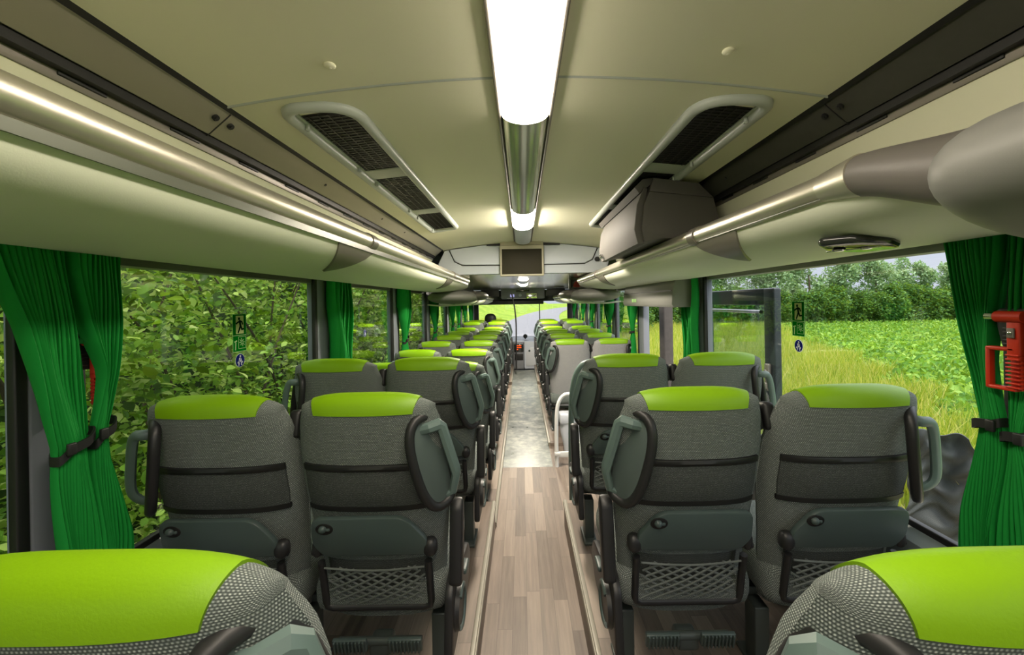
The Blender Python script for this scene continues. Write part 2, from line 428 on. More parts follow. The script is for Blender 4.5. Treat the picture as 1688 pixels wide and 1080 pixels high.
def seat_parts():
    P = {}
    b = MB(); b.grid(lambda u, v: backsurf(u*2-1, v), 36, 64, uvfn=back_uv)
    o = len(b.v)
    # bottom closing strip
    b.grid(lambda u, v: backsurf(u*2-1, 0).lerp(backsurf(u*2-1, 1), v), 36, 2, uvfn=lambda u, v: (u*.4, v*.15), flip=True)
    P['backrest'] = b.mesh('backrest', M['fabric'], 60)
    P['backrest_doorlit'] = b.mesh('backrest', M['doorlitfabric'], 60)
    def capf(u, v):
        t = (u*2-1); s = .4190+(.70-.4190)*v
        edge = min(u, 1-u, v, 1-v)
        tt = t*(.695+.09*math.sin(PI*min(max((s-.41)/.25, 0), 1)))
        return backsurf(tt, s, .0035 if edge > .001 else -.004)
    c = MB()
    us = [0, .004]+[i/20 for i in range(1, 20)]+[.996, 1]
    vs_ = [0, .006]+[i/36 for i in range(1, 36)]+[.994, 1]
    c.grid(lambda u, v: capf(us[round(u*(len(us)-1))], vs_[round(v*(len(vs_)-1))]), len(us)-1, len(vs_)-1)
    P['headrest_cover'] = c.mesh('headrest_cover', M['lime'], 50)
    k = MB()
    k.box((0, .345, .375), (.425, .44, .13), Matrix.Rotation(.05, 3, 'X'), .045)
    m = k.mesh('seat_cushion', M['fabric'], 60)
    ul = m.uv_layers.new(name='UVMap')
    for p in m.polygons:
        for li in p.loop_indices:
            co = m.vertices[m.loops[li].vertex_index].co
            ul.data[li].uv = (co.y, co.z) if abs(p.normal.x) > .6 else ((co.x, co.y) if abs(p.normal.z) > .6 else (co.x, co.z))
    P['seat_cushion'] = m
    k = MB(); rear_patch(k, -.86, .86, .675, .795, .006, 20, 10, .010); P['map_pocket'] = k.mesh('map_pocket', M['pocket'], 60)
    k = MB(); rear_patch(k, -.865, .865, .793, .812, .010, 20, 2, .006); P['pocket_band'] = k.mesh('pocket_band', M['rubber'], 60)
    k = MB(); rear_patch(k, -.875, .875, .663, .679, .009, 20, 2, .0); P['pocket_piping'] = k.mesh('pocket_piping', M['rubber'], 60)
    for sd in (1, -1):        # aisle side
        k = MB()
        poly = [(-.175*sd, .653), (.105*sd, .653), (.168*sd, .575), (.158*sd, .528), (-.145*sd, .524), (-.178*sd, .565)]
        ox = RP(0, 0, .0)
        poly2 = [(x, (z-.59)*math.sqrt(1+TILT**2)) for x, z in poly]
        k.prism(round_poly(poly2, [.03, .035, .02, .015, .02, .02]), RP(0, .59, .004), RU, RV, RN, .02, .005)
        P['tray_table', sd] = k.mesh('tray_table', M['plastic'], 35)
        lx = -.135*sd if sd > 0 else -.105*1
        k = MB()
        k.prism([(.026*math.cos(a), .019*math.sin(a)) for a in np.linspace(0, 2*PI, 20)[:-1]], RP(lx, .622, .022), RU, RV, RN, .004, .001)
        P['latch_recess', sd] = k.mesh('latch_recess', M['rubber'], 35)
        k = MB(); k.ell(RP(lx-.004, .624, .028), (.012, .010, .011)); k.box(RP(lx+.006, .622, .026), (.022, .01, .008), None, .002)
        P['tray_latch', sd] = k.mesh('tray_latch', M['plastic'], 50)
        for q, x in enumerate((.172*sd, -.172*sd)):
            k = MB(); r_ = .022 if q == 0 else .015
            k.ell(RP(x, .545, .008), (r_, r_, .028), e=.85); k.tube([RP(x-.016, .532, .006), RP(x+.016, .532, .006)], .012, 10)
            P['tray_hinge', sd, q] = k.mesh('tray_hinge', M['black'], 50)
        # grab handle on the shoulder (sd = side it sits on)
        n = Vector((sd*.74, -.67, .05)).normalized()
        vv = Vector((sd*-.17, -TILT*1.0, 1)); vv = (vv-n*vv.dot(n)).normalized()
        uu = vv.cross(n)*sd
        c0 = Vector((sd*.180, ys(.81)+.024, .812))
        ov = lambda a, ra, rb: c0+uu*(ra*math.copysign(abs(math.cos(a))**.75, math.cos(a)))+vv*(rb*math.copysign(abs(math.sin(a))**.8, math.sin(a)))
        k = MB()
        k.tube([ov(2*PI*i/32, .060, .140)+n*.012 for i in range(32)], .0145, 10, closed=True)
        P['handle_bezel', sd] = k.mesh('handle_bezel', M['black'], 60)
        k = MB()
        pl = [((.05)*math.copysign(abs(math.cos(a))**.75, math.cos(a)), .134*math.copysign(abs(math.sin(a))**.8, math.sin(a))) for a in np.linspace(0, 2*PI, 33)[:-1]]
        k.prism(pl, c0-n*.030, uu, vv, n, .046, .004)
        P['handle_recess', sd] = k.mesh('handle_recess', M['recess'], 40)
        out = Vector((sd, .15, 0)).normalized()
        q_ = [(-.118, -.012, -.004), (.116, .010, .030), (.104, .040, .038), (.094, .047, .038), (-.05, .053, .038), (-.066, .052, .037), (-.118, .034, .022), (-.130, .012, -.004)]
        q_[0] = (.104, -.016, -.004); q_[1] = (.107, .010, .030)
        pts = [c0+vv*x_+uu*y_+n*z_ for x_, y_, z_ in q_]
        k = MB(); k.tube(pts, [.015, .0165, .0185, .0185, .0185, .018, .016, .014], 8, flat=.72)
        P['grab_handle', sd] = k.mesh('grab_handle', M['plasticgreen'], 30)
        k = MB(); k.tube(bez([c0+vv*.108, c0+vv*.106+n*.034, c0+vv*.088+n*.056+uu*.02, c0+n*.060+uu*.03, c0-vv*.082+n*.056+uu*.022, c0-vv*.112+n*.032+uu*.008, c0-vv*.118], 5), .0155, 8, flat=.75)
        P['grab_loop', sd] = k.mesh('grab_handle', M['plasticgreen'], 50)
        # armrest folded up on the aisle side
        k = MB()
        R = Matrix.Rotation(-.17, 3, 'X')
        k.prism(round_poly([(-.028, -.13), (.02, -.13), (.032, -.06), (.03, .10), (.0, .135), (-.03, .11)], .02), Vector((sd*.222, .155, .525)), R@Vector((0, 1, 0)), R@Vector((0, 0, 1)), Vector((sd, 0, 0)), .04, .009)
        P['armrest', sd] = k.mesh('armrest', M['black'], 40)
        # recliner side shield
        k = MB()
        k.prism(round_poly([(.06, .20), (.42, .20), (.50, .27), (.46, .345), (.30, .37), (.16, .43), (.09, .40)], .03), Vector((sd*.212, 0, 0)), (0, 1, 0), (0, 0, 1), (sd, 0, 0), .026, .007)
        k.tube([(sd*.236, .175, .30), (sd*.252, .175, .30)], [.07, .066], 24)
        P['side_shield', sd] = k.mesh('side_shield', M['black'], 40)
        k = MB()
        k.tube([Vector((sd*.25, .175+.058*math.cos(a), .30+.058*math.sin(a))) for a in np.linspace(-2.4, 2.2, 20)], .009, 8)
        k.box((sd*.25, .26, .372), (.022, .07, .018), None, .006)
        P['recline_lever', sd] = k.mesh('recline_lever', M['plastic'], 50)
        # legs
        k = MB(); k.box((sd*.16, .28, .11), (.05, .07, .22), None, .006); k.box((sd*.16, .28, .008), (.07, .16, .016), None, .004)
        P['leg', sd] = k.mesh('leg', M['steel'], 40)
    # front leg variant is a shared mesh moved forward
    k = MB(); k.box((0, .40, .240), (.43, .20, .03), None, .006)
    P['base_frame'] = k.mesh('base_frame', M['steel'], 40)
    k = MB(); k.box((0, .36, .328), (.38, .36, .05), None, .02)
    P['seat_pan'] = k.mesh('seat_pan', M['black'], 40)
    # footrest
    k = MB(); k.tube([(-.13, .13, .225), (.13, .13, .225)], .013, 10); k.box((0, .15, .205), (.07, .06, .05), None, .012)
    P['footrest_bar'] = k.mesh('footrest_bar', M['steel'], 40)
    for i, x in enumerate((-.085, .085)):
        k = MB(); R = Matrix.Rotation(.25, 3, 'X')
        k.box((x, .108, .232), (.105, .014, .046), R, .004)
        for q in range(9): k.box(Vector((x-.044+q*.011, .099, .230)), (.005, .008, .044), R, .0015)
        P['footrest_pedal', i] = k.mesh('footrest_pedal', M['plastic'], 40)
    # net pocket
    x0, x1, z0, z1 = -.152, .152, .345, .487
    k = MB()
    o = .012
    path = [RP(x0-.012, z1+.012, o), RP(x0-.012, z0+.012, o), RP(x0-.008, z0-.004, o), RP(x0+.008, z0-.010, o), RP(x1-.008, z0-.010, o), RP(x1+.008, z0-.004, o), RP(x1+.012, z0+.012, o), RP(x1+.012, z1+.012, o)]
    k.tube(path, .0115, 8); P['net_frame'] = k.mesh('net_frame', M['black'], 50)
    k = MB()
    sl = 1.65
    for sgn in (1, -1):
        for q in range(-7, 13):
            a = x0+q*.042; pts = []
            for j in range(9):
                z = z0+(z1-z0)*j/8; x = a+sgn*(z-z0)*sl + (0 if sgn > 0 else .0)
                if sgn < 0: x = a+(z-z0)*-sl+.108
                if x0 <= x <= x1: pts.append(RP(x, z-.012*math.sin(PI*(x-x0)/(x1-x0))*(j/8), .012+.010*math.sin(PI*(x-x0)/(x1-x0))*math.sin(PI*min(j/8, .5))+(.001*sgn)))
            if len(pts) > 1: k.tube(pts, .0033, 5, cap=False)
    top = [RP(x0+(x1-x0)*j/14, z1-.012*math.sin(PI*j/14), .022) for j in range(15)]
    k.tube(top, .0032, 6)
    kb = MB(); rear_patch(kb, -.76, .76, .338, .492, .003, 16, 6); P['net_backing'] = kb.mesh('net_backing', M['pocket'], 60)
    P['storage_net'] = k.mesh('storage_net', M['cord'], 60)
    # seat belt shoulder anchor (inner side), sd = side
    for sd in (1, -1):
        k = MB()
        x = sd*.212
        k.box((x, ys(.9)+.095, .915), (.035, .055, .085), Matrix.Rotation(-.2, 3, 'X'), .012)
        pts = [Vector((x+sd*.008, ys(.9)+.11, .94)), Vector((x+sd*.018, ys(.8)+.13, .86)), Vector((x+sd*.020, ys(.7)+.15, .72)), Vector((x+sd*.02, ys(.5)+.16, .52))]
        k.tube(bez(pts, 5), .019, 8, flat=.14)
        P['seat_belt', sd] = k.mesh('seat_belt', M['rubber'], 40)
    return P
SP = seat_parts()

def link(name, mesh, parent):
    o = bpy.data.objects.new(name, mesh); COL.objects.link(o); o.parent = parent; return o
def make_seat(side, aisle, pale=False):
    """side: +1 when the aisle lies towards +x."""
    t = thing('coach_seat', 'seat', 'seat')
    b = link('backrest', SP['backrest_doorlit' if pale else 'backrest'], t)
    link('headrest_cover', SP['headrest_cover'], t)
    link('seat_cushion', SP['seat_cushion'], t); link('seat_pan', SP['seat_pan'], t)
    hs = side if aisle else -side
    bz = link('handle_bezel', SP['handle_bezel', hs], t)
    (link('handle_recess', SP['handle_recess', hs], bz) if aisle else 0); link('grab_handle', SP['grab_handle' if aisle else 'grab_loop', hs], bz)
    link('seat_belt', SP['seat_belt', -side if aisle else side], t)
    if not pale:
        mp = link('map_pocket', SP['map_pocket'], t); link('pocket_band', SP['pocket_band'], mp); link('pocket_piping', SP['pocket_piping'], mp)
        tt = link('tray_table', SP['tray_table', side], t); lr = link('latch_recess', SP['latch_recess', side], tt); link('tray_latch', SP['tray_latch', side], tt); [link('tray_hinge', SP['tray_hinge', side, q], tt) for q in (0, 1)]
        nf = link('net_frame', SP['net_frame'], t); link('storage_net', SP['storage_net'], nf); link('net_backing', SP['net_backing'], nf)
        fb = link('footrest_bar', SP['footrest_bar'], t)
        for i in (0, 1): link('footrest_pedal', SP['footrest_pedal', i], fb)
    link('base_frame', SP['base_frame'], t)
    if aisle:
        link('armrest', SP['armrest', side], t)
        sh = link('side_shield', SP['side_shield', side], t); link('recline_lever', SP['recline_lever', side], sh)
    l1 = link('leg', SP['leg', side], t)
    return t
PROTO = {(s, a): make_seat(s, a) for s in (1, -1) for a in (True, False)}
DOORLIT = {a: make_seat(-1, a, True) for a in (True, False)}
USED = set()
ORD = ['first', 'second', 'third', 'fourth', 'fifth', 'sixth', 'seventh', 'eighth', 'ninth', 'tenth', 'eleventh']
PITCH, Y0 = .78, 1.147
def rowY(r): return Y0+PITCH*(r-2)
def place_seat(key, x, y, z, label, group):
    p = DOORLIT[key[1]] if key[0] == 'pale' else PROTO[key]
    if key in USED: p = copy_tree(p)
    USED.add(key); p.location = (x, y, z); p['label'] = label; p['group'] = group; return p
for r in range(1, 12):
    zf = .17 if r <= 3 else (.035 if r <= 9 else .09)
    for side in (1, -1):
        if side == -1 and r in (4, 5): continue
        for aisle in (True, False):
            y = rowY(r)
            if r == 1:
                if not aisle and side == 1: continue
                if not aisle: continue
                y = .374 if side == 1 else .352
            x = {(1, True): -.463, (1, False): -.915, (-1, True): .502, (-1, False): .966}[side, aisle]
            what = 'aisle' if aisle else 'window'
            sd = 'hedge' if side == 1 else 'field'
            pale = side == -1 and r == 6
            if pale: lab = f'pale grey plain-backed {what} seat just past the middle doorway, field side'
            elif side == -1 and r > 6: lab = f'lime-topped {what} seat on the field side, {ORD[r-6]} row past the middle doorway'
            else: lab = f'lime-topped grey {what} seat on the {sd} side, {ORD[r-1]} row from the camera'
            place_seat(('pale', aisle) if pale else (side, aisle), x, y, zf, lab, f'coach seats on the {sd} side')
# ---------------------------------------------------------------- bus shell
HW = 1.2
def X(side, d): return CX+side*d
def slab(name, x0, x1, y0, y1, z0, z1, mat, kind=True, bev=0., parent=None):
    b = MB(); b.box(((x0+x1)/2, (y0+y1)/2, (z0+z1)/2), (abs(x1-x0), abs(y1-y0), abs(z1-z0)), None, bev)
    return struct(name, b, mat, parent) if kind else b.build(name, mat, parent)
YB, YF = -2.2, 10.0
AW = .2225
slab('floor', CX-AW, CX+AW, YB, 3.58, -.05, 0, 'floorwood')
slab('floor_aisle_front', CX-AW, CX+AW, 3.58, 8.75, -.05, 0, 'floorgray')
slab('floor_doorway', CX+AW, .66, 2.62, 4.08, -.05, 0, 'floorwood')
slab('floor_step', .66, .94, 2.62, 4.08, -.30, -.25, 'floorgray')
slab('floor_step_lower', .94, 1.24, 2.62, 4.08, -.55, -.50, 'floorgray')
b = MB()
b.box((.655, 3.35, -.15), (.012, 1.46, .2)); b.box((.935, 3.35, -.4), (.012, 1.46, .2))
struct('floor_riser', b, 'panelgray')
slab('floor_platform_hedge', X(-1, HW), CX-AW, YB, 2.62, -.05, .17, 'floorwood')
slab('floor_platform_field', CX+AW, X(1, HW), YB, 2.62, -.05, .17, 'floorwood')
slab('floor_podium_hedge', X(-1, HW), CX-AW, 2.62, 6.98, -.05, .035, 'floorwood')
slab('floor_podium_field', CX+AW, X(1, HW), 4.08, 6.98, -.05, .035, 'floorwood')
slab('floor_front_hedge', X(-1, HW), CX-AW, 6.98, 9.9, -.05, .09, 'floorwood')
slab('floor_front_field', CX+AW, X(1, HW), 6.98, 8.9, -.05, .09, 'floorwood')
n_trim = [0]
def trim(mb, mat, **k):
    n_trim[0] += 1; return struct(f'trim_{n_trim[0]}', mb, mat, **k)
for sd in (-1, 1):
    segs = [(YB, 2.62, .17), (2.62 if sd < 0 else 4.08, 6.98, .035), (6.98, 8.7, .09)]
    for y0, y1, z in segs:
        b = MB(); x = X(sd, AW)
        b.box((x+sd*.008, (y0+y1)/2, z+.003), (.020, y1-y0, .008), None, .003)
        b.box((x-sd*.003, (y0+y1)/2, z-.012), (.008, y1-y0, .026), None, .002)
        trim(b, 'edge')
    # side wall below and above the windows
slab('wall_hedge', X(-1, HW)-.06, X(-1, HW), YB, 9.95, -.9, .70, 'sill')
b = MB()
b.box((X(1, HW)+.03, (YB+2.75)/2, -.1), (.06, 2.75-YB, 1.6)); b.box((X(1, HW)+.03, (4.12+9.95)/2, -.1), (.06, 9.95-4.12, 1.6))
struct('wall_field', b, 'sill')
for sd, nm in ((-1, 'wall_upper_hedge'), (1, 'wall_upper_field')):
    b = MB(); b.box((X(sd, HW)+sd*.03, (YB+9.95)/2, 1.86), (.06, 9.95-YB, .56)); struct(nm, b, 'gray')
b = MB()
b.box((CX, YB-.03, .1), (2.5, .06, 1.6)); b.box((CX, YB-.03, 1.98), (2.5, .06, .3)); b.box((X(-1, 1.1), YB-.03, 1.4), (.3, .06, 1.)); b.box((X(1, 1.1), YB-.03, 1.4), (.3, .06, 1.))
struct('wall_back', b, 'gray')
slab('window_rear_added', X(-1, .95), X(1, .95), YB-.03, YB-.025, .9, 1.84, 'glass')  # unseen rear window, added to let sky light onto the seat backs
# sills
for sd in (-1, 1):
    for y0, y1 in ([(YB, 9.8)] if sd < 0 else [(YB, 2.74), (4.12, 9.8)]):
        b = MB(); pr = [(1.2, .725), (1.185, .728), (1.155, .695), (1.150, .56), (1.2, .56)]
        b.prism([(p[0]*sd, p[1]) for p in pr], (CX, y0, 0), (1, 0, 0), (0, 0, 1), (0, 1, 0), y1-y0)
        trim(b, 'sill')
# windows and pillars
LW = [(-1.95, -.45), (-.25, .95), (1.05, 2.30), (2.44, 3.66), (3.80, 4.95), (5.09, 6.30), (6.44, 7.70), (7.84, 9.3)]
RW = [(-1.95, -.45), (-.25, .90), (1.0, 2.72), (4.24, 5.30), (5.44, 6.62), (6.76, 7.66), (7.80, 9.0)]
nw = 0
for sd, WL in ((-1, LW), (1, RW)):
    for i, (y0, y1) in enumerate(WL):
        nw += 1
        w = slab(f'window_{nw}', X(sd, HW), X(sd, HW)+sd*.006, y0-.03, y1+.03, .69, 1.66, 'glass')
        b = MB(); x = X(sd, HW)-sd*.006
        g = .026
        for yy in (y0+g/2, y1-g/2): b.box((x, yy, 1.18), (.022, g, .96), None, .004)
        b.box((x, (y0+y1)/2, .735), (.022, y1-y0, .022), None, .004)
        struct('window_gasket', b, 'rubber', w)
    edges = sorted(WL)
    gaps = [(-2.2, -1.95)]+[(edges[i][1], edges[i+1][0]) for i in range(len(edges)-1)]+[(edges[-1][1], 9.85)]
    for y0, y1 in gaps:
        if y1-y0 > 1:
            for a, c in ((2.72, 2.85), (4.08, 4.24)):
                b = MB(); b.box((X(sd, HW)+sd*.02, (a+c)/2, 1.0), (.06, c-a, 1.4), None, .006); trim(b, 'pillar')
            continue
        b = MB(); b.box((X(sd, HW)+sd*.015, (y0+y1)/2, 1.18), (.06, y1-y0, .98), None, .008); trim(b, 'pillar')
# windscreen wall
b = MB(); b.box((CX, YF, .0), (2.5, .06, 1.24)); struct('wall_front', b, 'panelgray')
slab('window_front', X(-1, 1.16), X(1, 1.16), YF-.004, YF+.004, .6, 1.50, 'glass')
b = MB(); b.box((CX, YF, 1.62), (2.5, .07, .28)); b.box((X(-1, 1.15), YF, 1.05), (.12, .08, 1.0)); b.box((X(1, 1.15), YF, 1.05), (.12, .08, 1.0)); b.box((.435, YF-.02, 1.05), (.022, .02, .9))
trim(b, 'black')
# ceilings
def cz(d): return 2.105-.075*(d/.885)**2
b = MB()
def cf(u, v): d = -.885+1.77*u; return Vector((CX+d, YB+(4.5-YB)*v, cz(d)))
b.grid(cf, 40, 24); b.grid(lambda u, v: cf(u, v)+Vector((0, 0, .02)), 40, 24, flip=True)
struct('ceiling', b, 'cream', angle=60)
slab('ceiling_front', X(-1, HW), X(1, HW), 4.5, YF, 1.765, 1.79, 'gloss')
slab('roof', X(-1, 1.26), X(1, 1.26), YB-.05, YF+.05, 2.15, 2.18, 'gray')
b = MB(); b.grid(lambda u, v: (CX-.884+1.768*u, 1.174+.012*v, cz(-.884+1.768*u)-.0035*math.sin(PI*v)), 40, 4); trim(b, 'ventgray', angle=80)
# slanted panels beside the ceiling
for sd in (-1, 1):
    b = MB()
    pr = [(.876, 2.034), (.890, 2.020), (.950, 1.968), (.970, 1.975), (.905, 2.06)]
    b.prism([(p[0]*sd, p[1]) for p in pr], (CX, YB, 0), (1, 0, 0), (0, 0, 1), (0, 1, 0), 4.4-YB)
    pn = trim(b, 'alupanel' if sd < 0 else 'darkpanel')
    b = MB(); b.box((X(sd, .876), (YB+4.4)/2, 2.033), (.016, 4.4-YB, .012), Matrix.Rotation(sd*.7, 3, 'Y')); trim(b, 'rubber')
    b = MB(); b.box((X(sd, .972), (YB+4.4)/2, 1.962), (.03, 4.4-YB, .03)); trim(b, 'rubber')
    sc = MB()
    for yy in (1.18, 1.24):
        n = Vector((-sd*.65, 0, -.76)).normalized(); c = Vector((X(sd, .908), yy, 2.0045))
        sc.tube([c-n*.004, c+n*.006], .010, 12); sc.tube([c+n*.005, c+n*.010], .006, 6)
    for yy in (1.85, 2.6, 3.1):
        c = Vector((X(sd, .912), yy, 2.002)); sc.tube([c-n*.003, c+n*.004], .006, 10)
    ob = sc.build('screw_head', 'black', pn); ob['kind'] = 'structure'
    sm = MB(); n = Vector((-sd*.65, 0, -.76)).normalized()
    c = Vector((X(sd, .92), 1.21, 1.994)); sm.box(c, (.095, .003, .004), Matrix.Rotation(sd*.71, 3, 'Y')); o_ = sm.build('panel_seam', 'black', pn); o_['kind'] = 'structure'
    # slotted lip under the gap
    b = MB(); b.box((X(sd, .984), (YB+4.4)/2, 1.944), (.008, 4.4-YB, .036), Matrix.Rotation(sd*-.15, 3, 'Y'), .002); lp = trim(b, 'lip')
    b = MB()
    for q in range(14):
        b.box((X(sd, .979), .62+q*.27, 1.944), (.006, .10, .010), Matrix.Rotation(sd*-.15, 3, 'Y'), .002)
    o_ = b.build('lip_slot', 'rubber', lp); o_['kind'] = 'structure'

# ---------------------------------------------------------------- luggage racks
BEL = [(.700, 1.688), (.715, 1.655), (.745, 1.628), (.79, 1.607), (.85, 1.593), (.93, 1.585), (1.02, 1.584), (1.10, 1.590), (1.198, 1.602)]
def belly(s):
    n = len(BEL)-1; i = min(int(s*n), n-1); f = s*n-i
    p = [Vector(BEL[max(i-1, 0)]), Vector(BEL[i]), Vector(BEL[i+1]), Vector(BEL[min(i+2, n)])]
    return .5*((2*p[1])+(p[2]-p[0])*f+(2*p[0]-5*p[1]+4*p[2]-p[3])*f*f+(3*p[1]-p[0]-3*p[2]+p[3])*f**3)
def rack(label, side, y0, y1, joints, dz=0., tube_dz=0., nose=.35, backpanel=True, y_tube0=None):
    t = thing('luggage_rack', label, 'luggage rack', (X(side, .95), (y0+y1)/2, 1.6+dz), 'luggage racks')
    off = Vector((-X(side, .95), -(y0+y1)/2, -1.6-dz))
    W = lambda d, y, z: Vector((X(side, d), y, z+dz))+off
    def taper(y):   # the rack rounds off towards its front end
        q = max(0, (y-(y1-nose))/nose); return math.sqrt(max(0, 1-q*q*.97))
    def bp(s, y, th=0.):
        p = belly(s); k = taper(y)
        d = .70+(p.x-.70)*(k if s < .999 else k); z = 1.688+(p.y-1.688)*(.35+.65*k)
        return W(d, y, z+th)
    m = MB()
    yy = [y0+(y1-nose-y0)*i/12 for i in range(12)]+[y1-nose+nose*math.sin(PI/2*i/14) for i in range(15)]
    NY = len(yy)-1
    m.grid(lambda u, v: bp(u, yy[round(v*NY)]), 30, NY, flip=side > 0)
    m.grid(lambda u, v: bp(u, yy[round(v*NY)], .016), 30, NY, flip=side < 0)
    m.grid(lambda u, v: bp(0, yy[round(u*NY)], .016*v), NY, 1)
    m.grid(lambda u, v: bp(u, y0, .016*v), 30, 1)
    m.build('rack_tray', 'rackvinyl', t, 60)
    m = MB(); ty0 = y_tube0 if y_tube0 is not None else y0
    zt = 1.725+tube_dz
    def tb(u, v):
        a = 2*PI*u; r = .034
        return W(.71+r*math.cos(a), ty0+(y1-.02-ty0)*v, zt+r*math.sin(a))
    m.grid(tb, 28, 2, cu=True)
    m.tube([W(.71, y1-.03, zt), W(.71, y1, zt)], [.034, .02], 20)
    # grooved grip under the tube
    g = [(.715, 1.695), (.735, 1.70), (.725, 1.68), (.703, 1.684)]
    m.build('grab_tube', 'alu', t, 60)
    m = MB(); m.prism([(side*p[0], p[1]) for p in [(.690, 1.683), (.690, 1.703), (.712, 1.712), (.75, 1.735), (.76, 1.700), (.72, 1.690)]], Vector((CX, ty0, dz))+off, (1, 0, 0), (0, 0, 1), (0, 1, 0), y1-.1-ty0)
    m.build('tube_carrier', 'carrier', t)
    for yj in joints:
        m = MB()
        def gus(u, v):
            s = .46*v
            lo = yj-.32+.15*v**1.7; hi = yj+.03-.20*v**.8
            hi = max(hi, lo+.002)
            y = lo+(hi-lo)*u; p = belly(s)
            n = Vector((-1, -.6)); n = Vector((-.75+.75*v, -.6-.3*v)).normalized()
            return W(p.x+n.x*.007, y, p.y+n.y*.007)
        m.grid(gus, 8, 16, flip=side > 0)
        m.grid(lambda u, v: gus(u, v)+Vector((side*.012, 0, .010)), 8, 16, flip=side < 0)
        m.grid(lambda u, v: gus(0, u)+Vector((side*.012, 0, .010))*v, 16, 1); m.grid(lambda u, v: gus(1, u)+Vector((side*.012, 0, .010))*v, 16, 1)
        m.tube([W(.71, yj-.03, zt), W(.71, yj+.03, zt)], .0385, 24)
        m.build('rack_bracket', 'bracket', t, 50)
    if backpanel:
        m = MB()
        pr = [(.985, 1.932), (1.10, 1.62), (1.125, 1.62), (1.01, 1.932)]
        m.prism([(side*p[0], p[1]) for p in pr], Vector((CX, y0, dz))+off, (1, 0, 0), (0, 0, 1), (0, 1, 0), min(y1-.5, 4.4)-y0)
        m.build('back_panel', 'cream', t)
    return t
lr = rack('long cream luggage rack with aluminium tube above the hedge-side windows', -1, YB, 5.15, (1.82, 4.0), 0, .008)
rr = rack('cream luggage rack on the field side carrying the dark cabinet', 1, -1.2, 5.15, (1.69, 3.9), 0, -.012, y_tube0=.94)
fl = rack('lower luggage rack over the front hedge-side seats', -1, 5.0, 9.6, (6.6, 8.0), -.165, 0, backpanel=False)
fr = rack('lower luggage rack over the front field-side seats', 1, 5.0, 9.2, (6.6, 8.0), -.165, 0, backpanel=False)

def pod(parent, side, y, label, dz=0., big=True):
    """rounded end piece that closes a rack; y is where its nose meets the tube"""
    L = parent.location
    m = MB()
    def slv(u, v):
        a = 2*PI*u; q = smooth(v)*.5+v*.5
        rx = .046+.026*q; rz = .046+.026*q
        return Vector((X(side, .714+.048*q)+rx*math.cos(a), y-.085-.19*v, 1.711+dz-.045*q+rz*math.sin(a)))-L
    m.grid(slv, 32, 14, cu=True)
    m.grid(lambda u, v: Vector(slv(u, 0)).lerp(Vector((X(side, .714), y-.085, 1.711+dz))-L, v), 32, 1, cu=True)
    m.grid(lambda u, v: Vector(slv(u, 1)).lerp(Vector((X(side, .76), y-.29, 1.667+dz))-L, v), 32, 1, cu=True, flip=True)
    m.build('rack_sleeve', 'graydark', parent, 60)
    m = MB(); m.tube([Vector((X(side, .71), y+.012, 1.713+dz))-L, Vector((X(side, .712), y-.088, 1.712+dz))-L], [.036, .047], 28); m.build('tube_collar', 'alu', parent, 60)
    m = MB(); ye = y-.235
    def pf(u, v):
        a = 2*PI*u; q = v**.6; k = math.sin(PI/2*min(q/.62, 1))**.38 if q < .62 else 1.
        yy_ = ye-(1-math.cos(PI/2*min(q/.62, 1)))*.10-max(0, q-.62)*1.6
        return Vector((X(side, min(.935+.30*k*math.cos(a), 1.19)), yy_, 1.648+dz+.124*k*math.sin(a)))-L
    m.grid(pf, 44, 30, cu=True)
    m.build('end_pod', 'gray', parent, 60)
pod(rr, 1, .96, '')
# front pods stand at the rear ends of the front racks
for o, sd in ((fl, -1), (fr, 1)):
    L = o.location; m = MB()
    m.ell(Vector((X(sd, .86), 5.0, 1.53))-L, (.30, .42, .082), 36, 20, None, .85); m.build('end_pod', 'gray', o, 60)
    m = MB(); m.ell(Vector((X(sd, .62), 5.25, 1.545))-L, (.16, .40, .06), 30, 16, None, .9); m.build('rack_sleeve', 'graydark', o, 60)

# service panel under the field-side rack
t = thing('reading_light_panel', 'glossy dark reading light panel under the field-side luggage rack', 'light panel', (.865, 1.06, 1.585))
m = MB()
pl = round_poly([(-.085, .01), (-.05, -.07), (.03, -.085), (.085, -.05), (.075, .05), (.0, .085)], .018)
m.prism(pl, (0, 0, .014), Vector((1, 0, -.10)).normalized(), Vector((0, 1, 0)), Vector((-.1, 0, -1)).normalized(), .022, .008); m.build('housing', 'glossblack', t)
for q in (-1, 1):
    m = MB(); m.ell((.0+q*.02, -.02*q, -.010), (.016, .016, .006), 14, 8); m.build('lamp', 'chrome', t)
m = MB(); m.box((.0, .0, -.011), (.006, .12, .004), Matrix.Rotation(.5, 3, 'Z'), .001); m.build('trim_strip', 'chrome', t)

# hanging cabinet on the field-side rack
t = thing('overhead_cabinet', 'dark grey cabinet standing on the field-side luggage rack', 'cabinet', (.78, 2.45, 1.70), None)
m = MB()
side_poly = [(-.175, .035), (-.19, .10), (-.175, .22), (-.13, .325), (.10, .30), (.165, .25), (.19, .15), (.20, -.06), (.04, -.05), (.0, .05), (-.09, .05)]
m.prism(side_poly, (0, -.47, 0), (1, 0, 0), (0, 0, 1), (0, 1, 0), .94, .008); m.build('body', 'cabinet', t)
m = MB(); m.prism([(-.205, .03), (-.222, .10), (-.207, .22), (-.17, .31), (-.150, .30), (-.17, .2), (-.185, .1), (-.17, .03)], (0, -.455, 0), (1, 0, 0), (0, 0, 1), (0, 1, 0), .91, .006); dr = m.build('door', 'cabinet', t)
m = MB(); m.tube([Vector((-.208, .36, .06)), Vector((-.228, .36, .06))], .016, 12); m.box((-.232, .36, .06), (.01, .008, .03), None, .003); m.build('lock', 'chrome', dr)
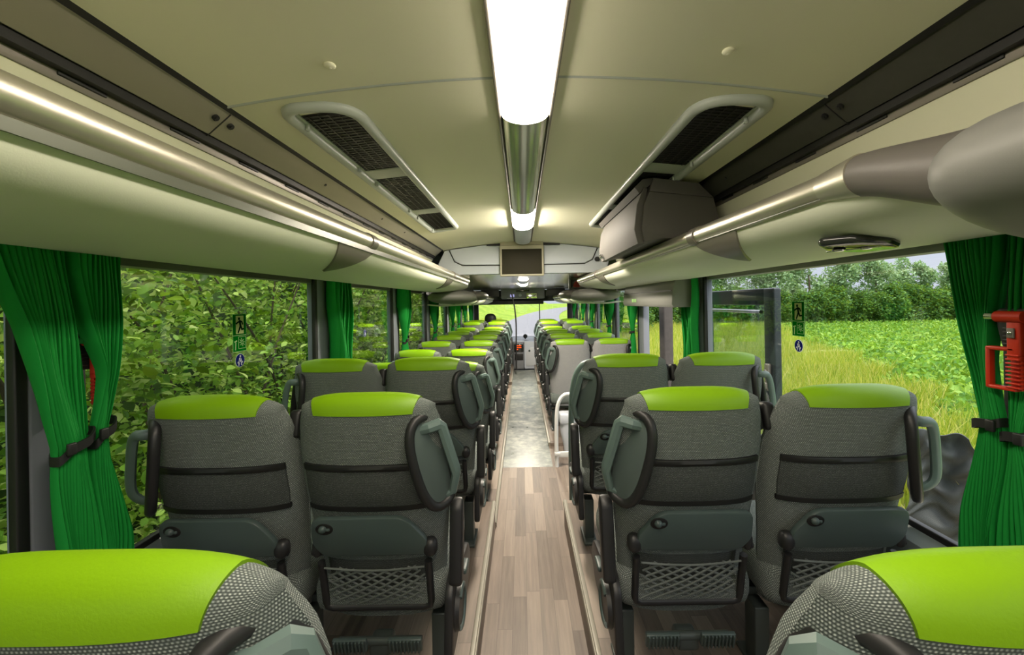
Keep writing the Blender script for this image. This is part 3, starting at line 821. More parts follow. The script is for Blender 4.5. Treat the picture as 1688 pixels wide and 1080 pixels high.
m = MB(); m.prism([(-.21, .31), (-.17, .352), (-.12, .358), (-.12, .33), (-.19, .28)], (0, -.44, 0), (1, 0, 0), (0, 0, 1), (0, 1, 0), .95, .004); m.build('top_flap', 'cabinet', t)
m = MB(); m.prism([(-.15, .28), (.16, .245), (.09, .315), (-.13, .345)], (0, -.478, 0), (1, 0, 0), (0, 0, 1), (0, 1, 0), .014, .002); m.build('top_panel', 'cabinet', t)

# ---------------------------------------------------------------- ceiling things
lt = thing('ceiling_light', 'long curved strip light running along the centre of the ceiling', 'light', (CX-.005, 0, 2.10))
def lens(name, y0, y1, mat, w=.083, dep=.048):
    m = MB()
    m.grid(lambda u, v: (w*math.cos(PI*u), y0+(y1-y0)*v, .012-dep*math.sin(PI*u)**.8), 24, 2)
    m.grid(lambda u, v: (w*math.cos(PI*u), y0 if v < .5 else y0, (.012-dep*math.sin(PI*u)**.8)*(1-v)+.012*v), 24, 1)
    m.grid(lambda u, v: (w*math.cos(PI*u), y1, (.012-dep*math.sin(PI*u)**.8)*(1-v)+.012*v), 24, 1)
    return m.build(name, mat, lt, 60)
lens('lit_lens', -2.0, 1.40, 'lamp'); lens('clear_lens', 1.40, 2.84, 'lens'); lens('lit_lens', 2.84, 3.45, 'lampfront')
ec = lens('end_cap', 3.45, 4.30, 'bluegray')
m = MB()
for i in range(8): m.box((-.042+i*.012, 3.62, -.025+.0025*abs(i-3.5)), (.006, .05, .008), None, .001)
m.build('cap_vent', 'rubber', ec)
m = MB()
for s_ in (-1, 1): m.box((s_*.0885, 1.15, .0), (.011, 6.3, .02), None, .004)
m.build('side_rail', 'lip', lt)
lt2 = thing('ceiling_light', 'short glossy ceiling light on the low front ceiling behind the screen', 'light', (CX, 6.6, 1.765))
m = MB(); m.grid(lambda u, v: (.075*math.cos(PI*u), -1.2+1.0*v, -.03*math.sin(PI*u)), 16, 2); m.build('clear_lens', 'lens', lt2)
m = MB(); m.grid(lambda u, v: (.075*math.cos(PI*u), -.2+.7*v, -.03*math.sin(PI*u)), 16, 2); m.build('lit_lens', 'lampfront', lt2)
m = MB(); m.grid(lambda u, v: (.075*math.cos(PI*u), .5+.9*v, -.03*math.sin(PI*u)), 16, 2); m.build('end_cap', 'lens', lt2)

for sd, nm in ((-1, 'hedge'), (1, 'field')):
    t = thing('ceiling_vent', f'long grey air vent with dark grilles in the ceiling, {nm} side', 'vent', (X(sd, .645), 2.28, cz(.645)), 'ceiling air vents')
    cp = lambda d, y, o=0.: Vector((sd*(d-.645), y-2.28, cz(d)-cz(.645)-o))
    pl = round_poly([(.545, 1.26), (.745, 1.22), (.745, 3.32), (.545, 3.30)], [.10, .07, .03, .03], 8)
    m = MB(); path = [cp(p[0], p[1], .004) for p in pl]; m.tube(path, .020, 10, closed=True, flat=1.)
    fr_ = m.build('vent_frame', 'ventgray', t, 60)
    m = MB()
    for yb in (1.88, 2.66): m.box(cp(.645, yb, .002), (.19, .12, .016), Matrix.Rotation(sd*.09, 3, 'Y'), .005)
    m.box(cp(.735, 2.27, .001), (.035, 2.06, .012), Matrix.Rotation(sd*.12, 3, 'Y'), .003)
    m.build('vent_ledge', 'ventgray', t)
    for (g0, g1) in ((1.29, 1.83), (1.93, 2.61), (2.71, 3.28)):
        m = MB(); d0, d1 = .556, .722
        m.box(cp(.639, (g0+g1)/2, .0005), (d1-d0, g1-g0, .006), Matrix.Rotation(sd*.1, 3, 'Y'))
        g = m.build('grille', 'rubber', t)
        m = MB()
        for q in range(26):
            y = g0+.01+(g1-g0-.02)*q/25
            m.box(cp(.639, y, .0045), (d1-d0-.012, .004, .003), Matrix.Rotation(sd*.1, 3, 'Y'))
        for q in range(5):
            m.box(cp(d0+.02+q*.031, (g0+g1)/2, .0045), (.004, g1-g0-.01, .0028), Matrix.Rotation(sd*.1, 3, 'Y'))
        m.build('grille_slat', 'black', g)
        for yy in (g0+.05, g1-.06):
            m = MB(); m.tube([cp(.722, yy, .002), cp(.722, yy, .022)], .007, 10); m.ell(cp(.722, yy, .024), (.009, .009, .005), 10, 6); m.build('clip', 'ventgray', g)
for x, y, nm in ((-.49, 1.06, 'hedge'), (.535, 1.03, 'field')):
    m = MB(); m.ell((0, 0, -.002), (.0155, .0155, .0075), 18, 10); m.ell((0, 0, -.008), (.006, .006, .003), 10, 6)
    o = m.build('screw_cover', 'cream'); o.location = (x, y, cz(x-CX)); tag(o, f'small round cream cap in the ceiling on the {nm} side', 'cap')

# ---------------------------------------------------------------- bulkhead with screen
t = thing('bulkhead_locker', 'blue-grey bulkhead locker closing the raised ceiling behind the screen', 'locker', (CX, 4.48, 1.765))
pl = [(-.90, .0), (-.93, .12), (-.86, .262)]+[(d, cz(d)-1.765-.004) for d in np.linspace(-.8, .8, 17)]+[(.86, .262), (.93, .12), (.90, .0)]
m = MB(); m.prism(pl, (0, 0, 0), (1, 0, 0), (0, 0, 1), (0, -1, 0), .05, .01); m.build('panel', 'bluegray', t, 30)
for sd in (-1, 1):
    m = MB(); f = [(.20, .10), (.66, .105), (.745, .145), (.80, .268), (.55, .298), (.42, .318), (.38, .30), (.20, .305)]
    m.prism(round_poly([(p[0]*sd, p[1]) for p in f], .02), (0, -.05, 0), (1, 0, 0), (0, 0, 1), (0, -1, 0), .022, .008); fl_ = m.build('flap', 'bluegray', t, 30)
    m = MB(); pts = [(.20, .094), (.665, .099), (.752, .142), (.808, .268)]
    m.tube([Vector((p[0]*sd, -.052, p[1])) for p in pts], .005, 6); m.build('flap_seal', 'rubber', fl_)
    m = MB(); m.box((sd*.30, -.055, .322), (.2, .01, .028)); m.build('gap_cover', 'rubber', t)
m = MB(); m.tube([Vector((.80, -.05, .145)), Vector((.80, -.075, .145))], .026, 16); m.build('knob', 'black', t)
m = MB(); m.grid(lambda u, v: (CX-.9+1.8*u, 4.43+.10*math.sin(PI/2*v), 1.765-.0+.02*(1-v)), 10, 8)
t = thing('ceiling_screen', 'flat screen in a beige frame hanging below the ceiling light', 'screen', (CX-.018, 4.33, 1.90))
m = MB(); m.box((0, .02, .0), (.47, .05, .335), None, .012); m.build('housing', 'beige', t)
m = MB(); m.box((0, -.008, -.012), (.425, .008, .268), None, .003); m.build('display', 'screen', t)
m = MB(); m.box((0, .03, .16), (.46, .03, .10), None, .008); m.build('mount', 'beige', t)
t = thing('small_screen', 'small screen with a red picture beside the end of the field-side rack', 'screen', (.80, 5.6, 1.70))
m = MB(); m.box((0, 0, 0), (.30, .05, .16), None, .02); m.build('frame', 'gray', t)
m = MB(); m.box((0, -.027, 0), (.24, .004, .115)); d_ = m.build('display', 'glossblack', t)
m = MB(); m.ell((-.03, -.029, -.01), (.05, .003, .045), 12, 8); m.box((-.06, -.03, -.03), (.06, .003, .04)); m.build('picture', 'red', d_)
# ---------------------------------------------------------------- curtains
def curtain(label, side, keys, tie_z, folds, mat='curtain', tie=True, amp=.022, d=1.135, ysc=1.):
    """keys: list of (z, y0, y1) from top to bottom"""
    keys = [(k[0], k[1]*ysc, k[2]*ysc) for k in keys]
    zs = [k[0] for k in keys][::-1]; a0 = [k[1] for k in keys][::-1]; a1 = [k[2] for k in keys][::-1]
    yc = (keys[0][1]+keys[0][2])/2; x = X(side, d)
    t = thing('curtain', label, 'curtain', (x, yc, keys[-1][0]), 'green curtains')
    rnd = random.Random(hash(label) & 0xffff if False else sum(map(ord, label)))
    ph = [rnd.uniform(-.35, .35) for _ in range(folds+2)]
    def S(u, v, o):
        z = keys[-1][0]+(keys[0][0]-keys[-1][0])*v
        # gathered waist
        y0, y1 = interp(z, zs, a0), interp(z, zs, a1)
        q = u*folds; w = (y1-y0)
        fold = math.sin(2*PI*q+ph[int(q)]+.6*math.sin(3*v+u*2))
        fold = math.copysign(abs(fold)**.8, fold)
        grow = 1+.5*math.sin(5*u+1.3)
        a = amp*grow*(.55+.9*smooth((z-tie_z)/.35)+.5*smooth((tie_z-z)/.3) if tie else 1.)
        y = y0+w*u+.012*math.cos(2*PI*q)*(w/.2)
        return Vector((x-side*(a*fold+o+.006*math.sin(4*v*PI+6*u)), y, z))-Vector((x, yc, keys[-1][0]))
    m = MB()
    NU, NV = folds*8, 40
    m.grid(lambda u, v: S(u, v, 0), NU, NV); m.grid(lambda u, v: S(u, v, .003), NU, NV, flip=True)
    for uu in (0, 1): m.grid(lambda u, v: S(uu, u, .003*v), NV, 1)
    m.build('cloth', mat, t, 70)
    if tie:
        m = MB(); y0, y1 = interp(tie_z, zs, a0), interp(tie_z, zs, a1)
        L = Vector((x, yc, keys[-1][0])); r = (y1-y0)/2+.004; sq = lambda q: math.copysign(abs(q)**.45, q)
        sl = .25*(1 if side < 0 else -.4)
        path = [Vector((x-side*(.004+.021*sq(math.cos(a))), (y0+y1)/2+r*sq(math.sin(a)), tie_z+sl*.1*math.sin(a)))-L for a in np.linspace(0, 2*PI, 45)[:-1]]
        for i in range(len(path)): pass
        n = len(path); o0 = len(m.v)
        for p in path:
            for dx, dz in ((0, -.011), (0, .011)): m.v.append((p.x, p.y, p.z+dz))
        for i in range(n):
            j = (i+1) % n; m.f.append((2*i, 2*j, 2*j+1, 2*i+1))
        k2 = len(m.v)
        for p in path:
            c = Vector((0, (y0+y1)/2-yc, p.z)); e = Vector(((p.x-(x-L.x))*.8+(x-L.x), (p.y-c.y)*.95+c.y, p.z))
            for dz in (-.011, .011): m.v.append((e.x, e.y, p.z+dz))
        for i in range(n):
            j = (i+1) % n
            m.f.append((k2+2*i, k2+2*i+1, k2+2*j+1, k2+2*j)); m.f.append((2*i, k2+2*i, k2+2*j, 2*j)); m.f.append((2*i+1, 2*j+1, k2+2*j+1, k2+2*i+1))
        m.box(Vector((x-side*.027, (y0+y1)/2-r*.6, tie_z))-L, (.010, .018, .028), None, .003)
        m.build('tieback', 'rubber', t, 50)
    return t
curtain('tied green curtain nearer the camera of the pair by the hedge-side hammer', -1, [(1.66, .82, .985), (1.55, .852, .99), (1.42, .893, 1.0), (1.29, .918, 1.010), (1.2, .937, 1.022), (1.125, .957, 1.03), (1.05, .958, 1.034), (.85, .966, 1.05), (.70, .966, 1.055)], 1.125, 13, amp=.010, d=1.115, ysc=.983)
curtain('tied green curtain farther from the camera of the pair by the hedge-side hammer', -1, [(1.66, .99, 1.13), (1.55, .998, 1.124), (1.42, 1.02, 1.118), (1.29, 1.060, 1.106), (1.2, 1.048, 1.095), (1.14, 1.038, 1.083), (1.06, 1.040, 1.088), (.85, 1.048, 1.129), (.70, 1.05, 1.135)], 1.137, 10, amp=.010, d=1.115, ysc=.983)
curtain('tied green curtain of the pair by the field-side hammer, beside the window', 1, [(1.68, .984, 1.14), (1.6, .984, 1.1255), (1.43, .995, 1.086), (1.29, 1.0, 1.061), (1.135, .984, 1.039), (1.05, .986, 1.052), (.9, 1.0, 1.075), (.70, 1.003, 1.085)], 1.135, 11, d=1.12, amp=.010, ysc=.984)
curtain('tied green curtain at the picture edge by the field-side hammer', 1, [(1.68, .80, .972), (1.42, .84, .968), (1.29, .88, .968), (1.125, .93, .978), (1.04, .91, .982), (.85, .88, .998), (.70, .86, 1.0)], 1.12, 11, d=1.12, amp=.010, ysc=.984)
PN = ['first', 'second', 'third', 'fourth', 'fifth', 'sixth', 'seventh']
for i, (y0, y1, tied) in enumerate([(2.33, 2.66, False), (3.69, 4.05, True), (5.0, 5.42, True), (6.36, 6.72, True), (7.0, 7.3, True), (7.75, 8.15, True), (8.6, 9.2, False)]):
    ym = (y0+y1)/2; w = y1-y0
    if tied: ks = [(1.66 if y0 < 4.9 else 1.5, y0, y1), (1.3, y0+.12*w, y1-.15*w), (1.12, y0+.3*w, y0+.62*w), (1.04, y0+.27*w, y0+.66*w), (.72, y0+.2*w, y0+.75*w)]
    else: ks = [(1.66 if y0 < 5 else 1.5, y0, y1), (1.2, y0+.12*w, y1-.03*w), (.72, y0+.25*w, y1-.12*w)]
    curtain(f'{"tied" if tied else "hanging"} green curtain on the hedge side, {PN[i]} one beyond the near pair', -1, ks, 1.115, 6 if i < 2 else 5, tie=tied, amp=.022)
for i, (y0, y1, tied) in enumerate([(2.70, 2.98, False), (4.16, 4.46, True), (5.2, 5.75, True), (6.6, 6.9, True), (7.6, 7.9, True), (8.9, 9.3, True)]):
    w = y1-y0
    if tied: ks = [(1.66 if y0 < 4.9 else 1.5, y0, y1), (1.3, y0+.12*w, y1-.15*w), (1.12, y0+.3*w, y0+.62*w), (1.04, y0+.27*w, y0+.66*w), (.72, y0+.2*w, y0+.75*w)]
    else: ks = [(1.66, y0, y1), (1.2, y0+.05*w, y1-.2*w), (.72, y0+.2*w, y1-.3*w)]
    lab = 'hanging green curtain at the edge of the middle doorway nearer the camera' if i == 0 else f'tied green curtain on the field side, {PN[i-1]} one past the middle doorway'
    curtain(lab, 1, ks, 1.115, 5, tie=tied, amp=.02)

# ---------------------------------------------------------------- emergency hammers
def hammer(label, side, y, z, dgrip):
    x = X(side, 1.165 if side < 0 else 1.12)
    t = thing('emergency_hammer', label, 'hammer', (x, y, z), 'emergency hammers')
    t.scale = (.76, .76, .76)
    N = Vector((-side, 0, 0)); U = Vector((0, side, 0)); V = Vector((0, 0, 1))
    m = MB(); m.prism(round_poly([(-.035, -.03), (.035, -.03), (.05, .04), (.05, .095), (-.05, .095), (-.05, .04)], .015), N*-.09, U, V, N, .112, .005)
    for q in range(5): m.box(N*.024+U*(.0)+V*(-.015+q*.012), (.006, .06, .005), None, .001)
    m.build('holder', 'black', t)
    m = MB()
    # cylinder head, stem with ribbed grip
    m.tube([U*-.042+V*.07+N*.045, U*.028+V*.07+N*.045], .0175, 14)
    m.box(V*.0+N*.04+U*-.016, (.022, .034, .12), None, .005)
    for q in range(9): m.box(V*(-.045-q*.012)+N*.043+U*-.016, (.024, .034, .006), None, .002)
    m.box(V*(-.09)+N*.036+U*-.016, (.012, .028, .12), None, .003)
    if dgrip:
        for vz in (-.028, -.148): m.box(V*vz+N*.040+U*.018, (.022, .075, .012), None, .004)
    m.box(V*-.088+N*.040+U*(.052 if dgrip else -.034), (.022, .012, .13), None, .004)
    m.build('handle', 'red', t)
    m = MB(); m.tube([U*.028+V*.07+N*.045, U*.056+V*.07+N*.045, U*.064+V*.07+N*.045], [.011, .011, .004], 12); m.build('striker', 'chrome', t)
    m = MB(); m.box(N*.056+V*.022+U*-.016, (.006, .018, .03), None, .002); bt = m.build('clip_plate', 'lip', t)
    m = MB(); m.ell(N*.060+V*.022+U*-.016, (.003, .006, .006), 10, 6); m.build('rivet', 'chrome', bt)
hammer('red emergency hammer half hidden between the hedge-side curtains', -1, 1.045, 1.32, False)
hammer('red emergency hammer with guard grip between the field-side curtains', 1, .932, 1.345, True)
for sd, nm, y, z in ((-1, 'hedge', 1.03, 1.47), (1, 'field', .955, 1.50)):
    m = MB(); pts = [(0, 0, .035), (-sd*.03, 0, .03), (-sd*.035, 0, .0), (-sd*.02, 0, -.03), (0, 0, -.035)]
    m.tube(bez(pts, 5), .007, 8); o = m.build('coat_hook', 'black'); o.location = (X(sd, 1.186), y, z); tag(o, f'small black coat hook above the emergency hammer, {nm} side', 'hook')

# ---------------------------------------------------------------- stickers
def exit_sticker(label, side, y, z):
    t = thing('exit_sticker', label, 'sticker', (X(side, 1.196), y, z))
    w, h = .078, .152; N = Vector((-side, 0, 0)); U = Vector((0, 1, 0)) if side < 0 else Vector((0, -1, 0)); V = Vector((0, 0, 1))
    def rect(name, mat, x0, x1, y0, y1, lv, par):
        m = MB(); m.prism([(x0, y0), (x1, y0), (x1, y1), (x0, y1)], N*(.0004*lv), U, V, N, .0005); return m.build(name, mat, par)
    def polys(name, mat, ps, lv, par):
        m = MB()
        for p in ps: m.prism(p, N*(.0004*lv), U, V, N, .0005)
        return m.build(name, mat, par)
    rect('border', 'stickerlight', -w/2-.0015, w/2+.0015, -h/2-.0015, h/2+.0015, 0, t)
    g = rect('green_field', 'stickergreen', -w/2, w/2, -h/2, h/2, 1, t)
    yl = rect('doorway_symbol', 'stickeryellow', -.022, .024, -.004, h/2-.006, 2, t)
    def limb(a, b, r=.0032):
        a, b = Vector(a), Vector(b); d = (b-a).normalized(); n = Vector((-d.y, d.x))*r; a -= d*r*.7; b += d*r*.7
        return [tuple(a+n), tuple(a-n), tuple(b-n), tuple(b+n)]
    y0 = .034
    f = [[(-.004+.0058*math.cos(a), y0+.024+.0062*math.sin(a)) for a in np.linspace(0, 2*PI, 14)[:-1]],
         limb((.0, y0+.014), (.004, y0-.006), .0052), limb((-.001, y0+.013), (-.014, y0+.008)), limb((-.014, y0+.008), (-.020, y0+.004)),
         limb((.003, y0+.014), (.013, y0+.010)), limb((.013, y0+.010), (.017, y0+.001)),
         limb((.003, y0-.006), (-.003, y0-.020), .0038), limb((-.003, y0-.020), (-.010, y0-.033), .0034),
         limb((.005, y0-.006), (.012, y0-.020), .0038), limb((.012, y0-.020), (.024, y0-.019), .0034)]
    polys('running_figure', 'figure', f, 4, t)
    rect('divider', 'stickerlight', -w/2, w/2, -.012, -.0095, 2, t)
    fr = lambda x0, x1, y0, y1, q=.0016: [[(x0, y0), (x1, y0), (x1, y0+q), (x0, y0+q)], [(x0, y1-q), (x1, y1-q), (x1, y1), (x0, y1)], [(x0, y0), (x0+q, y0), (x0+q, y1), (x0, y1)], [(x1-q, y0), (x1, y0), (x1, y1), (x1-q, y1)]]
    c = Vector((.013, -.040))
    rays = [limb(c+Vector((math.cos(a), math.sin(a)))*.005, c+Vector((math.cos(a+.25), math.sin(a)))*.016, .0014) for a in np.linspace(0, 2*PI, 9)[:-1]]
    polys('glass_symbol', 'stickerlight', fr(-.008, .035, -.066, -.016)+rays, 2, t)
    polys('hammer_symbol', 'stickerlight', [limb((-.026, -.068), (-.024, -.040), .0026), limb((-.030, -.036), (-.019, -.033), .0028)], 2, t)
exit_sticker('green emergency exit sticker on the window, hedge side', -1, 1.68, 1.346)
exit_sticker('green emergency exit sticker on the window, field side', 1, 1.80, 1.357)
def belt_sticker(label, side, y, z):
    t = thing('seat_belt_sticker', label, 'sticker', (X(side, 1.196), y, z))
    N = Vector((-side, 0, 0)); U = Vector((0, 1, 0)) if side < 0 else Vector((0, -1, 0)); V = Vector((0, 0, 1))
    circ = lambda r, cx=0, cy=0, n=28, ry=None: [(cx+r*math.cos(a), cy+(ry or r)*math.sin(a)) for a in np.linspace(0, 2*PI, n+1)[:-1]]
    m = MB(); m.prism(circ(.0275), (0, 0, 0), U, V, N, .0005); m.build('rim', 'stickerwhite', t)
    m = MB(); m.prism(circ(.0262), N*.0005, U, V, N, .0004); m.build('disc', 'stickerblue', t)
    m = MB()
    for p in (circ(.0042, .001, .017, 12), [(-.006, .011), (.006, .011), (.009, -.006), (-.009, -.006)], [(-.010, -.008), (-.004, -.008), (-.006, -.021), (-.010, -.021)], [(.010, -.008), (.004, -.008), (.006, -.021), (.010, -.021)], [(-.014, -.004), (-.010, -.004), (-.010, -.011), (-.016, -.011)], [(.014, -.004), (.010, -.004), (.010, -.011), (.016, -.011)]):
        m.prism(p, N*.0009, U, V, N, .0004)
    fg = m.build('seated_figure', 'stickerwhite', t)
    m = MB(); m.prism([(.004, .011), (.0065, .010), (-.006, -.005), (-.0085, -.004)], N*.0013, U, V, N, .0003); m.build('belt_mark', 'stickerblue', fg)
belt_sticker('round blue seat belt sticker under the exit sticker, hedge side', -1, 1.68, 1.232)
belt_sticker('round blue seat belt sticker under the exit sticker, field side', 1, 1.80, 1.237)
belt_sticker('small round blue seat belt sticker on the window ahead, hedge side', -1, 3.02, 1.245)

# ---------------------------------------------------------------- middle doorway
t = thing('door_header_box', 'grey box above the middle doorway on the field side', 'header box', (X(1, 1.08), 3.42, 1.40), None)
m = MB(); m.prism([(-.09, .02), (-.075, .0), (.11, .0), (.11, .30), (-.02, .30), (-.06, .20), (-.085, .10)], (0, -.66, 0), (1, 0, 0), (0, 0, 1), (0, 1, 0), 1.32, .01); m.build('body', 'gray', t)
m = MB(); m.box((-.078, 0, .115), (.012, 1.28, .010)); m.build('cover_seam', 'rubber', t)
m = MB()
for q in range(3): m.box((-.094, .2+q*.05, .05), (.003, .03, .03))
m.build('marking', 'stickerlight', t)
t = thing('bus_door', 'open swing-out bus door standing outside the field-side window', 'door', (1.46, 2.77, -.55), None)
m = MB(); W_, H_ = 1.0, 2.06
for yy, w in ((-.40, .10), (.42, .10)): m.box((0, yy, H_/2), (.045, w, H_), None, .01)
for zz, w in ((.06, .12), (H_-.05, .10), (.84, .06)): m.box((0, 0.01, zz), (.04, .84, w), None, .008)
fr_ = m.build('door_frame', 'doordark', t)
m = MB(); m.box((0, .01, 1.42), (.008, .74, 1.12)); m.build('upper_pane', 'doorglass', t)
m = MB(); m.box((0, .01, .46), (.008, .74, .72)); m.build('lower_pane', 'doorglass', t)
m = MB(); m.tube([Vector((-.03, -.34, 1.92)), Vector((-.03, .40, 1.92))], .012, 10); m.build('top_rod', 'chrome', t)
m = MB(); m.box((-.03, -.40, 1.54), (.03, .035, .16), None, .008); m.box((-.045, -.40, 1.56), (.02, .02, .05), None, .006); m.box((-.045, -.40, 1.49), (.02, .02, .04), None, .006); m.build('latch', 'lip', t)
def rail(label, pts, r, mat, extra=None):
    t = thing('grab_rail', label, 'rail', pts[0]); L = Vector(pts[0])
    m = MB(); m.tube([p-L for p in bez(pts, 7)], r, 12); m.build('tube', mat, t, 60)
    if extra: extra(t, L)
def plate(t, L):
    m = MB(); m.box(Vector((.42, 3.60, .10))-L, (.28, .02, .05), None, .004); m.box(Vector((.29, 3.58, .115))-L, (.05, .05, .03), None, .006); m.build('crossbar', 'white', t)
rail('white bent grab rail beside the bin in the middle doorway', [(.285, 3.58, 0), (.285, 3.58, .3), (.30, 3.58, .53), (.36, 3.58, .63), (.46, 3.58, .62), (.56, 3.58, .52), (.62, 3.58, .3), (.62, 3.58, 0)], .017, 'white', plate)
rail('grey grab rail in front of the third row aisle seat on field side', [(.315, 2.72, 0), (.315, 2.72, .5), (.33, 2.72, .86), (.39, 2.72, 1.02), (.50, 2.72, 1.04), (.60, 2.72, .96), (.64, 2.72, .7), (.64, 2.72, 0)], .019, 'plasticgreen')
t = thing('waste_bin', 'pale grey waste bin on the doorway floor behind the plain-backed seat', 'bin', (.47, 3.93, 0))
m = MB(); m.grid(lambda u, v: ((.085+.035*smooth(v*1.2))*math.copysign(abs(math.cos(2*PI*u))**.5, math.cos(2*PI*u)), (.06+.02*v)*math.copysign(abs(math.sin(2*PI*u))**.5, math.sin(2*PI*u)), .30*v), 32, 10, cu=True)
m.add([(.085*math.copysign(abs(math.cos(2*PI*i/32))**.5, math.cos(2*PI*i/32)), .06*math.copysign(abs(math.sin(2*PI*i/32))**.5, math.sin(2*PI*i/32)), 0.001) for i in range(32)], [tuple(reversed(range(32)))]); m.build('body', 'bin', t, 60)
m = MB(); m.prism(round_poly([(-.128, -.085), (.128, -.085), (.128, .085), (-.128, .085)], .03), (0, 0, .29), (1, 0, 0), (0, 1, 0), (0, 0, 1), .09, .012); m.build('lid', 'bin', t)

# ---------------------------------------------------------------- front end
t = thing('drivers_chair', "black driver's seat head showing above the front hedge-side seats", 'seat', (-.70, 9.0, .09))
m = MB(); m.ell((0, 0, .62), (.23, .09, .36), 24, 14, None, .7); m.build('backrest', 'black', t, 60)
m = MB(); m.ell((0, .02, 1.0), (.13, .07, .13), 20, 12, None, .8); m.build('headrest', 'black', t, 60)
m = MB(); m.box((0, .26, .34), (.46, .5, .14), None, .05); m.build('cushion', 'black', t); m = MB(); m.box((0, .22, .135), (.3, .3, .27), None, .02); m.build('pedestal', 'panelgray', t)
t = thing('dashboard', 'grey dashboard across the windscreen at the front end', 'dashboard', (CX, 9.45, 0))
m = MB(); m.prism(round_poly([(-.42, .0), (-.42, .50), (-.34, .60), (.46, .62), (.46, .0)], .04), (-1.12, 0, 0), (0, 1, 0), (0, 0, 1), (1, 0, 0), 2.24, .01); m.build('body', 'panelgray', t)
m = MB(); m.box((-.02, -.36, .585), (.55, .22, .03), None, .01); m.build('counter_top', 'bluegray', t)
t = thing('driver_console', 'dark console with red lit displays at the front of the aisle', 'console', (-.09, 8.9, 0))
m = MB(); m.box((0, .05, .29), (.24, .20, .58), None, .02); m.build('body', 'panelgray', t)
m = MB(); m.box((0.01, -.055, .46), (.20, .02, .17), None, .006); p_ = m.build('panel', 'glossblack', t)
m = MB()
for r_ in range(3):
    for c_ in range(3 if r_ < 2 else 1): m.box((-.02+c_*.035, -.067, .515-r_*.04), (.028, .004, .022))
m.build('lit_display', 'led', p_)
m = MB(); m.box((0.01, -.052, .27), (.18, .02, .14), None, .006); m.build('tray', 'rubber', t)
t = thing('dash_cabinet', 'pale grey locker with a rounded door at the front of the aisle', 'locker', (.17, 8.92, 0))
m = MB(); m.box((0, .06, .30), (.27, .24, .60), None, .02); m.build('body', 'bluegray', t)
m = MB(); m.prism(round_poly([(-.105, .06), (.13, .08), (.13, .47), (.0, .47), (-.10, .36)], .04), (0, -.058, 0), (1, 0, 0), (0, 0, 1), (0, -1, 0), .014, .004); d_ = m.build('door', 'panelwhite', t)
m = MB(); m.tube([Vector((-.02, -.07, .40)), Vector((-.02, -.085, .40))], .022, 14); m.build('lock', 'plastic', d_)
m = MB(); m.ell((.07, 9.3, .68), (.05, .04, .05), 14, 10); m.box((.07, 9.3, .635), (.03, .03, .03)); o = m.build('dash_camera', 'glossblack'); tag(o, 'small dark rounded device on the dashboard in front of the road', 'device')
rail('black curved pole from the front ceiling down to the dashboard', [(-.20, 8.2, 1.64), (-.17, 8.2, 1.5), (-.14, 8.2, 1.3), (-.12, 8.2, 1.0), (-.125, 8.2, .6), (-.13, 8.2, .1)], .014, 'black')
t = thing('overhead_console', 'dark overhead console with mirror above the windscreen', 'console', (CX, 9.5, 1.60))
m = MB(); m.box((0, 0, .06), (1.0, .5, .24), None, .03); m.build('body', 'panelgray', t)
m = MB(); m.box((.0, -.256, .12), (.30, .012, .04), None, .004); m.build('digital_clock', 'glossblack', t)
m = MB(); m.ell((-.06, -.255, .02), (.035, .006, .035), 18, 10); m.build('round_badge', 'stickerwhite', t)
m = MB(); m.box((-.24, -.262, .01), (.09, .02, .06), None, .004); m.build('small_display', 'lcd', t)
m = MB(); m.box((.20, -.30, .0), (.26, .03, .13), None, .01); mr = m.build('mirror_shell', 'lip', t)
m = MB(); m.box((.20, -.318, .0), (.24, .006, .11), None, .002); m.build('mirror_glass', 'chrome', mr)
m = MB(); m.box((-.05, -.27, -.05), (.62, .02, .014), None, .004); m.build('trim_bar', 'white', t)
for sd, nm in ((-1, 'driver'), (1, 'door')):
    m = MB(); m.prism(round_poly([(-.22, -.09), (.20, -.09), (.20, .08), (-.19, .08)], .03), (0, 0, 0), (1, 0, 0), (0, 0, 1), (0, -1, 0), .03, .006)
    o = m.build('sun_visor', 'rubber'); o.location = (CX+sd*.72, 8.9, 1.675); tag(o, f'dark visor panel under the low front ceiling, {nm} side', 'visor')
m = MB(); m.box((CX-.3, 9.80, 1.46), (1.6, .03, .10), None, .01); o = m.build('windscreen_blind', 'black'); tag(o, 'dark rolled blind along the top of the windscreen', 'blind')
m = MB(); m.tube([(CX-1.0, 9.80, 1.50), (CX+.5, 9.80, 1.50)], .02, 10); o2 = m.build('roller', 'black', o)
